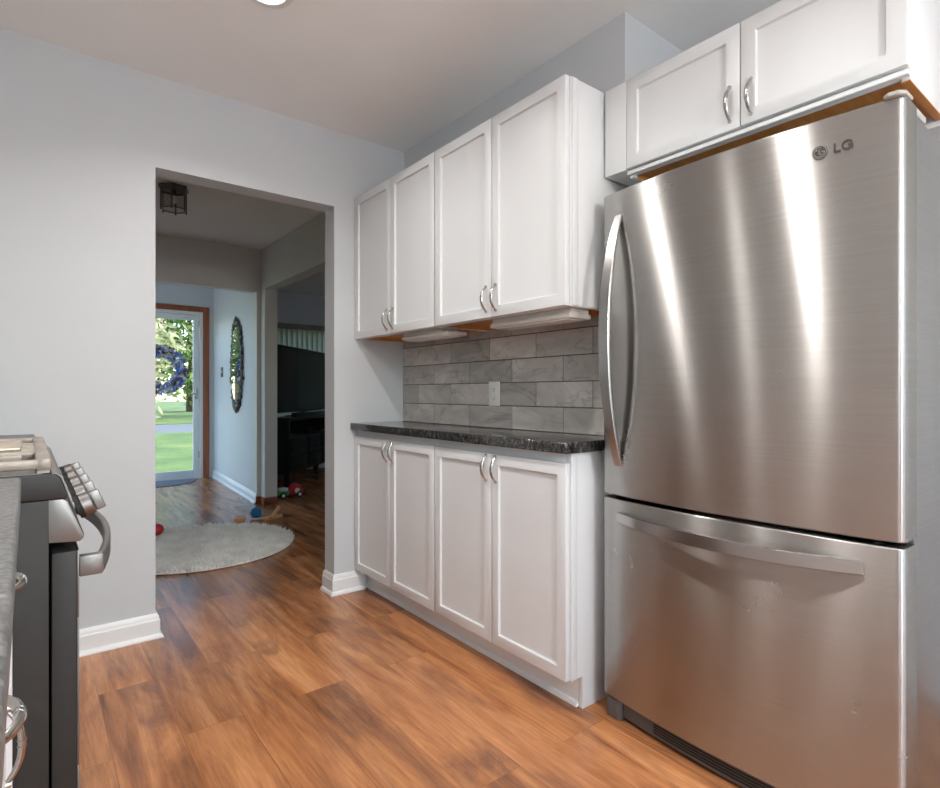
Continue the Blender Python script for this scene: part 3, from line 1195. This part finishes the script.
def front_profile(back, inset=0.0, rc=.020):
    """closed xy outline of a bowed door, rounded outer corners, back plane at x=back"""
    y0, y1 = FY0 + inset, FY1 - inset
    pts = [(back, y1)]
    for k in range(7):                      # corner at y1
        a = math.radians(90 * k / 6)
        pts.append((fridge_front(y1 - rc) + rc - rc * math.sin(a) + inset, y1 - rc + rc * math.cos(a)))
    for k in range(1, 32):
        y = (y1 - rc) + ((y0 + rc) - (y1 - rc)) * k / 32
        pts.append((fridge_front(y) + inset, y))
    for k in range(6, -1, -1):
        a = math.radians(90 * k / 6)
        pts.append((fridge_front(y0 + rc) + rc - rc * math.sin(a) + inset, y0 + rc - rc * math.cos(a)))
    pts.append((back, y0))
    return pts


t = thing('refrigerator', 'stainless steel bottom freezer refrigerator standing in the recess', 'refrigerator', (.2, FM, 0))
b = MB(); b.box(-.108, .60, FY0 + .006, FY1 - .006, .035, 1.722, .004); b.build('body', M['steel_side'], t)
b = MB()
b.box(-.118, -.107, FY0 + .012, FY1 - .012, .75, 1.715)
b.box(-.118, -.107, FY0 + .012, FY1 - .012, .085, .722)
b.build('gasket', M['gasket'], t, False)
b = MB(); b.prism(front_profile(-.117), 'z', .741, 1.737, .005, 3)
door = b.build('door', M['steel'], t, ang=30)
b = MB(); b.prism(front_profile(-.117), 'z', .070, .729, .005, 3)
drw = b.build('freezer_drawer', M['steel'], t, ang=30)
b = MB()
b.box(-.150, -.110, FY0 + .02, FY1 - .02, .7315, .7395)
b.build('door_gap_strip', M['black'], t, False)
b = MB()
b.prism([(-.150, -2.4515), (-.196, -2.4515), (-.211, -2.440), (-.213, -2.420), (-.205, -2.410), (-.150, -2.410)], 'z', 1.7372, 1.7475, .004)
b.box(-.16, -.02, -2.446, -2.415, 1.7225, 1.7425, .005)
b.build('hinge_cover', M['hinge_grey'], t)
# door handle: vertical bowed bar
b = MB()
pts, w, th = [], [], []
n = 28
for i in range(n):
    u = -1 + 2 * i / (n - 1)
    y = -1.684
    out = .0015 + .062 * (1 - abs(u) ** 2.2)
    pts.append((fridge_front(y) - out, y + .008 * (1 - u * u), 1.247 + u * .407))
    w.append(.021 - .007 * u * u)
    th.append(.0075 - .003 * abs(u) ** 3)
b.ribbon(pts, w, th, (0, 1, 0))
h = b.build('handle', M['steel_plain'], door); h['label'] = 'bowed vertical stainless bar handle'
# freezer handle: horizontal bowed bar
b = MB()
pts, w, th = [], [], []
for i in range(n):
    u = -1 + 2 * i / (n - 1)
    y = FM + .004 + u * .346
    out = .0015 + .046 * (1 - abs(u) ** 2.2)
    pts.append((fridge_front(y) - out, y, .672))
    w.append(.0195 - .004 * u * u)
    th.append(.0075 - .003 * abs(u) ** 3)
b.ribbon(pts, w, th, (0, 0, 1))
h = b.build('handle', M['steel_plain'], drw); h['label'] = 'bowed horizontal stainless bar handle'
# kick plate with vent, front feet
b = MB()
pk = [(-.10, FY1 - .045)] + [(fridge_front(FY1 - .045 - k * (2 * FW - .09) / 20) + .022, FY1 - .045 - k * (2 * FW - .09) / 20) for k in range(21)] + [(-.10, FY0 + .045)]
b.prism(pk, 'z', .012, .060, .003)
kick = b.build('kick_plate', M['darkplastic'], t)
b = MB()
for k in range(4):
    za = .0235 + k * .0085
    pv = [(fridge_front(FM + .22 - q * .44 / 12) + .0205, FM + .22 - q * .44 / 12) for q in range(13)]
    pv += [(p[0] + .004, p[1]) for p in reversed(pv)]
    b.prism(pv, 'z', za, za + .005)
b.build('vent_slots', M['black'], kick, False)
for yy in (FY1 - .045, FY0 + .045):
    b = MB()
    b.prism([(-.188, yy + .032), (-.178, yy + .040), (-.11, yy + .040), (-.11, yy - .032), (-.19, yy - .032), (-.200, yy - .02), (-.20, yy + .02)], 'z', .0005, .066, .004)
    b.build('foot', M['darkplastic'], t)
# round badge and letters on the door
ey, ez = -2.284, 1.657
ex = fridge_front(ey)


def on_door(u, v, o):
    """u to the right along the door, v up, o out of the door, around the badge centre"""
    return (fridge_front(ey - u) - o, ey - u, ez + v)


def plate(b, poly, o0, o1):
    n = len(poly)
    vs_ = [on_door(p[0], p[1], o0) for p in poly] + [on_door(p[0], p[1], o1) for p in poly]
    fs_ = [list(range(n))[::-1], [n + i for i in range(n)]] + [[i, (i + 1) % n, n + (i + 1) % n, n + i] for i in range(n)]
    b.add(vs_, fs_)


def stroke(b, pts, w, o0, o1):
    for i in range(len(pts) - 1):
        p, q = Vector(pts[i]), Vector(pts[i + 1])
        d = (q - p).normalized() * (w / 2)
        nn = Vector((-d.y, d.x))
        p2, q2 = p - d * .3, q + d * .3
        plate(b, [p2 + nn, p2 - nn, q2 - nn, q2 + nn], o0, o1)


def circ(r, a0=0, a1=360, n=32, c=(0, 0)):
    return [(c[0] + r * math.cos(math.radians(a0 + (a1 - a0) * k / n)), c[1] + r * math.sin(math.radians(a0 + (a1 - a0) * k / n))) for k in range(n + (a1 - a0 != 360))]


b = MB(); plate(b, circ(.0165), -.004, .0022); bad = b.build('badge', M['chrome'], door); bad['label'] = 'round logo badge on the door'
b = MB()
stroke(b, circ(.0150, 0, 360, 32) + [(.0150, 0)], .0013, .002, .0034)
stroke(b, circ(.0112, 75, 358, 24), .0017, .002, .0036)
stroke(b, [(.0112, -.0004), (.0052, -.0004)], .0017, .002, .0036)
stroke(b, [(-.0005, .0068), (-.0005, -.0056), (.0042, -.0056)], .0019, .002, .0036)
plate(b, circ(.0018, n=10, c=(-.0058, .0050)), .002, .0036)
b.build('emblem', M['chrome_light'], bad, False)
b = MB()
stroke(b, [(.0315, .0115), (.0315, -.0085), (.0430, -.0085)], .0045, -.001, .002)
stroke(b, [(.0635, .0070)] + circ(.0098, 40, 318, 18, (.0570, .0015)) + [(.0665, -.0062), (.0665, .0010), (.0585, .0010)], .0044, -.001, .002)
b.build('lettering', M['chrome'], door, False)

# ------------------------------------------------------------------ left side: counters, drawers, range
RY0, RY1 = -1.432, -.670
GX = -1.7215                                  # counter front edges


def left_base(y0, y1, label, units, gx):
    t = thing('drawer_base_cabinet', label, 'kitchen cabinet', (-2.0, (y0 + y1) / 2, 0))
    fx = gx - .013
    b = MB()
    b.box(XL + .002, fx - .021, y0, y1, .112, .8735, .001)
    b.box(XL + .002, fx - .09, y0, y1, 0, .112)
    b.build('body', M['cab'], t)
    n = units
    w = (y1 - y0) / n
    for k in range(n):
        a, c = y0 + k * w + .0025, y0 + (k + 1) * w - .0025
        b = MB(); b.shaker(1, fx, a, c, .70, .858, rail=.04)
        d = b.build('drawer', M['cab'], t)
        b = MB(); pull(b, (fx, (a + c) / 2, .778), (0, 1, 0), (1, 0, 0), rise=.017)
        b.build('handle', M['nickel'], d)
        b = MB(); b.shaker(1, fx, a, c, .115, .692)
        d = b.build('door', M['cab'], t)
        b = MB(); pull(b, (fx, a + .03, .62), (0, 0, 1), (1, 0, 0), rise=.017)
        b.build('handle', M['nickel'], d)
    return t


left_base(-3.36, RY0 - .004, 'white drawer cabinet on the camera side of the range', 4, GX)
left_base(RY1 + .004, -.0175, 'white drawer cabinet in the corner beyond the range', 2, GX + .03)


def slab(y0, y1, gx, label):
    b = MB()
    pr = [(XL + .001, .876)] + [(gx - .005 + .005 * math.cos(math.radians(a)), .881 + .005 * math.sin(math.radians(a))) for a in range(-90, 1, 18)] + \
         [(gx - .006 + .006 * math.cos(math.radians(a)), .908 + .006 * math.sin(math.radians(a))) for a in range(0, 91, 15)] + [(XL + .001, .914)]
    b.prism(pr, 'y', y0, y1)
    tag(b.build('countertop', M['granite_grey']), label, 'countertop', 'grey counters either side of the range')


slab(-3.37, RY0 - .004, GX, 'grey speckled counter with rounded edge on the camera side of the range')
slab(RY1 + .004, -.0015, GX + .03, 'grey speckled counter in the corner beyond the range')

t = thing('gas_range', 'charcoal sided stainless gas range with cooktop grates and front knobs', 'range', (-2.0, (RY0 + RY1) / 2, 0))
BX = -1.679
b = MB()
b.box(XL + .01, BX, RY0, RY1, .035, .864, .003)
b.box(XL + .06, BX - .04, RY0 + .03, RY1 - .03, 0, .035)
b.build('body', M['rangeside'], t)
# cooktop: dark pan with rolled front edge
b = MB()
pc = [(XL + .01, .8650), (BX + .028, .8650), (BX + .030, .8725), (BX + .018, .9065), (BX + .012, .9125), (BX + .004, .9145), (XL + .01, .9145)]
b.prism(pc, 'y', RY0 - .001, RY1 + .001, .004)
ck = b.build('cooktop', M['rangeside'], t)
b = MB()
b.prism([(BX + .0045, .9150), (BX + .013, .9130), (BX + .0192, .9065), (BX + .031, .8735), (BX + .0325, .8735), (BX + .021, .9085), (BX + .014, .9150), (BX + .0045, .9170)], 'y', RY0 + .012, RY1 - .012)
b.box(XL + .06, BX - .010, RY0 + .02, RY1 - .02, .9140, .9160)
b.build('front_bevel', M['steel_range'], ck)
# grates: near, far; flat griddle plate in the middle
gw = (RY1 - RY0 - .03) / 3
for k in range(3):
    a = RY0 + .015 + k * gw + .003
    c = a + gw - .006
    x0, x1 = XL + .10, BX + .005
    b = MB()
    b.box(x1 - .026, x1, a, c, .9205, .9455, .006)
    b.box(x0, x0 + .026, a, c, .9205, .9455, .006)
    if k != 1:
        b.box(x0 + .02, x1 - .02, a, a + .018, .9245, .9435, .004)
        b.box(x0 + .02, x1 - .02, c - .018, c, .9245, .9435, .004)
        for xm in (x0 + (x1 - x0) * .28, x0 + (x1 - x0) * .72):
            ym = (a + c) / 2
            for dx, dy in ((1, 0), (-1, 0), (0, 1), (0, -1)):
                q0 = (xm + dx * .030, ym + dy * .030)
                L1 = .115 if dx else (c - a) / 2 - .01
                q1 = (xm + dx * L1, ym + dy * L1)
                b.box(min(q0[0], q1[0]) - .006 * abs(dy), max(q0[0], q1[0]) + .006 * abs(dy), min(q0[1], q1[1]) - .006 * abs(dx), max(q0[1], q1[1]) + .006 * abs(dx), .9285, .9455, .003)
        b.box((x0 + x1) / 2 - .009, (x0 + x1) / 2 + .009, a + .01, c - .01, .9245, .9435, .004)
    else:
        for j in range(6):
            yy = a + .004 + j * (c - a - .022) / 5
            b.box(x0 + .02, x1 - .02, yy, yy + .014, .9285, .9425, .004)
    for xx in (x0 + .003, x1 - .023):
        for yy in (a + .003, c - .023):
            b.box(xx, xx + .02, yy, yy + .02, .9160, .9225)
    b.build('grate', M['castiron'], t)
    if k == 1:
        b = MB(); b.box(x0 + .05, x1 - .05, a + .01, c - .01, .9425, .9505, .003); b.build('griddle', M['griddle'], t)
    else:
        for xm in (x0 + (x1 - x0) * .28, x0 + (x1 - x0) * .72):
            ym = (a + c) / 2
            b = MB(); b.lathe([(0, .9160), (.048, .9160), (.046, .9215), (.036, .9245), (0, .9245)], (xm, ym, 0), 24)
            br_ = b.build('burner', M['brass'], t)
            b = MB(); b.lathe([(0, .9345), (.026, .9345), (.030, .9315), (.030, .9250), (0, .9250)], (xm, ym, 0), 24)
            b.build('burner_cap', M['castiron'], br_)
# control panel: sloped stainless face
b = MB()
b.prism([(BX - .002, .7785), (BX + .050, .7745), (BX + .056, .7805), (BX + .057, .7885), (BX + .030, .8585), (BX + .022, .8640), (BX - .002, .8640)], 'y', RY0 + .001, RY1 - .001, .003)
b.build('control_panel', M['steel_range'], t)
nd = Vector((.070, 0, .027)).normalized()       # out of the sloped face
for k in range(5):
    yk = RY0 + .075 + k * (RY1 - RY0 - .15) / 4
    p = Vector((BX + .050, yk, .832))
    b = MB()
    b.cyl(p - nd * .002, p + nd * .006, .0255, .0255, 28)
    kb = b.build('knob', M['black'], t)
    b = MB()
    b.cyl(p + nd * .006, p + nd * .009, .0235, .0255, 28)
    b.cyl(p + nd * .009, p + nd * .026, .0255, .0245, 28)
    b.cyl(p + nd * .026, p + nd * .031, .0245, .018, 28)
    up = Vector((-nd.z, 0, nd.x))
    c0 = p + nd * .034
    R = Matrix((nd, Vector((0, 1, 0)), up)).transposed()
    bm = bmesh.new(); bmesh.ops.create_cube(bm, size=1)
    for v in bm.verts: v.co = Vector((v.co.x * .026, v.co.y * .014, v.co.z * .043))
    bmesh.ops.bevel(bm, geom=bm.edges[:], offset=.003, segments=2, affect='EDGES', profile=.5)
    for v in bm.verts: v.co = c0 + R @ v.co
    b.from_bm(bm)
    b.build('knob_grip', M['steel_range'], kb)
# oven door: dark sides, stainless skin, window, bowed handle
b = MB(); b.box(BX + .004, BX + .046, RY0 + .003, RY1 - .003, .17, .7565, .003); od = b.build('oven_door', M['rangeside'], t)
b = MB()
b.box(BX + .0455, BX + .049, RY0 + .002, RY1 - .002, .17, .32, .001)
b.box(BX + .0455, BX + .049, RY0 + .002, RY1 - .002, .62, .7575, .001)
b.box(BX + .0455, BX + .049, RY0 + .002, RY0 + .12, .32, .62, .001)
b.box(BX + .0455, BX + .049, RY1 - .12, RY1 - .002, .32, .62, .001)
b.build('door_skin', M['steel_range'], od)
b = MB(); b.box(BX + .0455, BX + .048, RY0 + .12, RY1 - .12, .32, .62); b.build('door_window', M['tvblack'], od, False)
b = MB()
b.box(BX + .049, BX + .090, RY0 + .006, RY0 + .030, .7005, .7425, .003)
b.box(BX + .049, BX + .090, RY1 - .030, RY1 - .006, .7005, .7425, .003)
pts = []
for i in range(25):
    u = -1 + 2 * i / 24
    pts.append((BX + .084 + .040 * (1 - u * u), (RY0 + RY1) / 2 + u * ((RY1 - RY0) / 2 - .008), .7215))
b.ribbon(pts, .019, .007, (0, 0, 1))
b.build('handle', M['steel_range'], od)
b = MB(); b.box(BX + .004, BX + .040, RY0 + .003, RY1 - .003, .045, .162, .003); b.build('storage_drawer', M['rangeside'], t)

# ------------------------------------------------------------------ hall and entry objects
# round shag rug
rc, rr = (-.775, 1.46), .62
t = thing('shag_rug', 'round cream grey shag rug on the hall floor', 'rug', (rc[0], rc[1], 0))
b = MB(); b.lathe([(0, .0005), (rr - .01, .0005), (rr, .006), (rr - .01, .014), (0, .016)], (rc[0], rc[1], 0), 64)
b.build('backing', M['rug'], t)
b = MB()
rnd = random.Random(3)
for k in range(15000):
    a = rnd.uniform(0, 6.2832)
    q = rr * math.sqrt(rnd.random())
    x, y = rc[0] + q * math.cos(a), rc[1] + q * math.sin(a)
    hgt = rnd.uniform(.014, .032) + .010 * math.sin(x * 41 + 3 * math.sin(y * 23)) * math.sin(y * 37 + 2 * math.sin(x * 19))
    la = rnd.uniform(0, 6.28)
    ln = rnd.uniform(.0, .022)
    if q > rr - .03:
        la = a + rnd.uniform(-.6, .6)
    w_ = rnd.uniform(.004, .008)
    d_ = rnd.uniform(0, 6.28)
    tip = (x + ln * math.cos(la), y + ln * math.sin(la), .010 + hgt)
    vs_ = [(x + w_ * math.cos(d_ + j * 2.094), y + w_ * math.sin(d_ + j * 2.094), .010) for j in range(3)]
    b.add(vs_ + [tip], [[0, 1, 3], [1, 2, 3], [2, 0, 3]])
p_ = b.build('pile', M['rug'], t, False)
p_['kind'] = 'stuff'

# door mat: half round
b = MB()
mp_ = [(-.50 + .42 * math.cos(math.radians(a)), YF - .03 - .44 * math.sin(math.radians(a))) for a in range(0, 181, 6)]
b.prism(mp_, 'z', .0005, .010, .003)
tag(b.build('door_mat', M['mat']), 'flat grey half round mat in front of the glass door', 'mat')

# wreath hanging on the glass door
wx, wz, wy = -.455, 1.355, YF + .0
t = thing('door_wreath', 'round wreath of blue and grey flowers hanging on the glass door', 'wreath', (wx, wy, wz))
b = MB()
for k in range(5):
    ph = k * 1.25
    b.tube([(wx + (.20 + .02 * math.sin(3 * w_ + ph)) * math.cos(w_), wy + .006 * math.cos(4 * w_ + ph), wz + (.20 + .02 * math.cos(2 * w_ + ph)) * math.sin(w_)) for w_ in [2 * math.pi * i / 48 for i in range(48)]], .008, n=6, closed=True)
b.build('ring', M['twig'], t)


def petals(n, seed, rmin, rmax, arcs, size):
    r = random.Random(seed)
    b = MB()
    for k in range(n):
        lo, hi = r.choice(arcs)
        a = math.radians(r.uniform(lo, hi))
        q = r.uniform(rmin, rmax)
        c = Vector((wx + q * math.cos(a), wy + r.uniform(-.04, .004), wz + q * math.sin(a)))
        s_ = r.uniform(size * .6, size)
        u = Vector((r.gauss(0, 1), r.gauss(0, .6), r.gauss(0, 1))).normalized()
        v = u.cross(Vector((r.gauss(0, .4), 1, r.gauss(0, .4)))).normalized()
        nn = u.cross(v)
        b.add([c - u * s_, c - v * s_ * .55 + nn * s_ * .2, c + u * s_, c + v * s_ * .55 + nn * s_ * .2], [[0, 1, 2], [0, 2, 3]])
    return b


petals(260, 1, .15, .29, [(0, 360)], .045).build('grey_flowers', M['petal_grey'], t, False)
petals(190, 2, .17, .29, [(-95, 175)], .042).build('blue_flowers', M['petal_blue'], t, False)
petals(120, 5, .18, .30, [(60, 130), (-60, 0), (190, 260)], .04).build('leaves', M['twig'], t, False)

# ornate mirror on the entry wall
my, mz, mx_ = 0, 0, 0
EA = -math.atan2(.110, YF - YH - .11)
def entry_x(y): return .04 + .110 * (y - YH - .11) / (YF - YH - .11)
t = thing('wall_mirror', 'tall pointed oval mirror with an ornate dark metal frame', 'mirror', (entry_x(3.60), 3.60, 1.385), EA)


def almond(hw, hh, k=48):
    out = []
    for i in range(k):
        a = 2 * math.pi * i / k
        c, s_ = math.cos(a), math.sin(a)
        out.append((hw * math.copysign(abs(c) ** 1.25, c), hh * math.copysign(abs(s_) ** .95, s_)))
    return out


b = MB(); b.prism([(my + p[0], mz + p[1]) for p in almond(.225, .415)], 'x', mx_ - .026, mx_ - .0005)
b.build('mirror_glass', M['mirror'], t, False)
b = MB()
rm = random.Random(9)
pth = [(mx_ - .018, my + p[0], mz + p[1]) for p in almond(.235, .44, 64)]
b.tube(pth, .012, .012, n=8, closed=True)
for i, p in enumerate(almond(.262, .468, 84)):
    s_ = .010 + .020 * rm.random() ** 1.5 + (.013 if abs(p[1]) > .33 else 0)
    b.ball((mx_ - .017, my + p[0] * rm.uniform(.93, 1.12), mz + p[1] * rm.uniform(.97, 1.04)), s_, .7, rm.uniform(.7, 1.2), rm.uniform(.7, 1.3), 8, 6)
    if i % 2 == 0:
        d_ = Vector((0, p[0] / .262, p[1] / .9)).normalized()
        c0 = Vector((mx_ - .016, my + p[0], mz + p[1]))
        b.cyl(c0, c0 + d_ * rm.uniform(.03, .07), .012, .002, 7)
for sg in (1, -1):
    for k in range(9):
        a = math.radians(90 * sg + (k - 4) * 21)
        c0 = Vector((mx_ - .018, my, mz + sg * .475))
        b.cyl(c0, c0 + Vector((-.006, math.cos(a) * .055, math.sin(a) * .055)), .014, .003, 7)
    b.ball((mx_ - .02, my, mz + sg * .478), .034, .7, 1, 1.2, 10, 8)
b.build('frame', M['pewter'], t)

# switch plate
t = thing('light_switch', 'small double light switch plate on the entry wall left of the mirror', 'switch', (entry_x(4.42), 4.42, 1.33), EA)
b = MB(); b.box(-.007, -.0003, -.06, .06, -.06, .06, .003); b.build('cover_plate', M['pewter'], t)
for yy in (-.025, .025):
    b = MB(); b.box(-.013, -.0068, yy - .008, yy + .008, -.012, .012, .002); b.build('toggle', M['plastic_white'], t)

# ------------------------------------------------------------------ toys
t = thing('yarn_ball', 'blue round ball on the floor behind the rug', 'toy', (-.175, 2.162, 0))
b = MB(); b.ball((-.175, 2.162, .046), .0455, u=24, v=16); bl = b.build('ball', M['blue'], t)
b = MB()
for k in range(5):
    ax = Vector((math.sin(k * 1.3), math.cos(k * 1.7), .6)).normalized()
    a_, c_ = ax.orthogonal().normalized(), ax.cross(ax.orthogonal().normalized())
    b.tube([Vector((-.175, 2.162, .046)) + (a_ * math.cos(q) + c_ * math.sin(q)) * .0452 for q in [2 * math.pi * i / 28 for i in range(28)]], .002, n=5, closed=True)
b.build('strand', M['blue'], bl)
b = MB(); b.box(-.375, -.290, 2.06, 2.10, .0005, .036, .004, rot=Matrix.Rotation(-.5, 3, 'Z'))
tag(b.build('toy_block', M['toywood']), 'small beige wooden block left of the blue ball', 'toy')
t = thing('wooden_toy', 'two crossed pale wooden toy beams right of the blue ball', 'toy', (-.08, 2.05, 0))
b = MB(); b.box(-.16, .02, 2.02, 2.055, .0005, .026, .004, rot=Matrix.Rotation(.35, 3, 'Z')); b.build('beam', M['toywood'], t)
b = MB()
b.tube([(-.10, 2.00, .012), (-.05, 2.045, .046), (.0, 2.09, .082)], .017, n=8)
b.build('beam', M['toywood'], t)
b = MB(); b.box(-.24, -.12, 2.07, 2.10, .0005, .012, .003, rot=Matrix.Rotation(-.3, 3, 'Z'))
tag(b.build('toy_plank', M['petal_grey']), 'thin grey toy plank between the blue ball and the crossed wooden toy', 'toy')
t = thing('toy_ball', 'red toy ball on the rug at the left edge of the doorway', 'toy', (-.985, 1.78, .045))
b = MB(); b.ball((-.985, 1.78, .093), .043, u=20, v=14); b.build('ball', M['red'], t)
# toy car
cx_, cy_ = .40, 2.93
t = thing('toy_truck', 'red and green plastic toy truck on the dark living room floor', 'toy', (cx_, cy_, 0))
b = MB()
b.box(cx_ - .02, cx_ + .135, cy_ - .05, cy_ + .05, .028, .085, .016)
b.prism([(cx_ - .01, .08), (cx_ + .12, .08), (cx_ + .10, .125), (cx_ + .07, .143), (cx_ + .02, .138)], 'y', cy_ - .042, cy_ + .042, .010)
b.build('cab', M['red'], t)
b = MB(); b.box(cx_ - .125, cx_ - .018, cy_ - .048, cy_ + .048, .026, .075, .012); b.build('hopper', M['green'], t)
b = MB(); b.box(cx_ - .115, cx_ - .03, cy_ - .04, cy_ + .04, .072, .105, .01); b.build('load', M['petal_grey'], t)
for xx in (-.085, .085):
    for sg in (-1, 1):
        b = MB(); b.cyl((cx_ + xx, cy_ + sg * .040, .033), (cx_ + xx, cy_ + sg * .062, .033), .033, n=20)
        wh = b.build('wheel', M['tvframe'], t)
        b = MB(); b.cyl((cx_ + xx, cy_ + sg * .061, .033), (cx_ + xx, cy_ + sg * .065, .033), .017, n=14); b.build('hub', M['cream'], wh)
b = MB(); b.cyl((cx_ + .06, cy_ - .0505, .072), (cx_ + .06, cy_ - .0565, .072), .026, n=20); b.build('headlight', M['cream'], t)

# ------------------------------------------------------------------ living room
# tv stand and tv set across the corner (local x along the front, local -y faces the room)
t = thing('tv_stand', 'black wooden television stand with drawers across the living room corner', 'tv stand', (1.13, 4.067, 0), math.radians(45))
SW, SD = .72, .30
b = MB(); b.box(-SW - .03, SW + .03, -.02, SD, .755, .79, .005); b.build('top', M['blackwood'], t)
b = MB()
b.box(-SW, SW, .02, SD - .01, .14, .165)
b.box(-SW, -SW + .03, 0.0, SD - .01, .14, .755)
b.box(SW - .03, SW, 0.0, SD - .01, .14, .755)
b.box(-SW + .03, SW - .03, SD - .025, SD - .01, .165, .755)
for xx in (-.2, .2):
    b.box(xx - .012, xx + .012, .0, SD - .03, .165, .755)
b.box(-SW + .03, SW - .03, .0, SD - .03, .56, .58)
b.build('body', M['blackwood'], t)
for k in range(3):
    for j in range(2):
        xa = (-SW + .034, -.185, .215)[k]
        xb = (-.215, .185, SW - .034)[k]
        za = .17 + j * .195
        b = MB(); b.box(xa, xb, -.012, .012, za, za + .188, .004)
        for q in range(3):
            b.box(xa + .03, xb - .03, -.017, -.011, za + .035 + q * .045, za + .062 + q * .045, .003)
        d = b.build('drawer', M['blackwood'], t)
        b = MB(); b.ball(((xa + xb) / 2, -.026, za + .094), .014, u=10, v=8); b.build('knob', M['bronze'], d)
for xx in (-SW, SW - .06):
    for yy in (0, SD - .07):
        b = MB(); b.box(xx, xx + .06, yy, yy + .06, 0, .139, .004); b.build('leg', M['blackwood'], t)
b = MB()
b.box(-.15, .15, .08, .20, .582, .63, .004)
o = b.build('cable_box', M['tvframe'])
o.location = (1.13, 4.067, 0); o.rotation_euler = (0, 0, math.radians(45))
tag(o, 'black cable box in the open bay of the television stand', 'cable box')

t = thing('television', 'large black flat television standing on the black stand', 'television', (1.13, 4.067, .79), math.radians(45))
TW = .80
b = MB(); b.box(-TW, TW, .11, .15, .055, .845, .006); b.build('cabinet', M['tvframe'], t)
b = MB(); b.box(-TW + .010, TW - .010, .1085, .112, .072, .835); b.build('screen', M['tvblack'], t, False)
b = MB(); b.box(-.30, .30, .085, .25, .0005, .014, .004); b.box(-.05, .05, .12, .16, .012, .08, .003); b.build('stand_foot', M['tvframe'], t)
b = MB(); b.box(-.50, .50, .01, .075, .7905, .842, .01)
o = b.build('sound_bar', M['tvframe'])
o.location = (1.13, 4.067, 0); o.rotation_euler = (0, 0, math.radians(45))
tag(o, 'long black sound bar lying in front of the television', 'sound bar')

# vertical blinds
t = thing('vertical_blinds', 'pale vertical blinds with a dark valance over the living room window', 'blinds', (2.0, YF - .05, 2.03))
b = MB(); b.box(WX0 - .08, WX1 + .08, YF - .10, YF - .001, 1.965, 2.035, .004); b.build('valance', M['valance'], t)
x = WX0 - .04
k = 0
while x < WX1 + .04:
    b = MB()
    a = math.radians(-22)
    cxs = [(-.044, .0), (-.02, .006), (.0, .008), (.02, .006), (.044, 0)]
    pts = [(x + p[0] * math.cos(a) - p[1] * math.sin(a), YF - .05 + p[0] * math.sin(a) + p[1] * math.cos(a)) for p in cxs]
    poly = pts + [(p[0], p[1] + .0012) for p in reversed(pts)]
    b.prism(poly, 'z', .10, 1.966)
    b.build('vane', M['blind'], t)
    x += .072
    k += 1
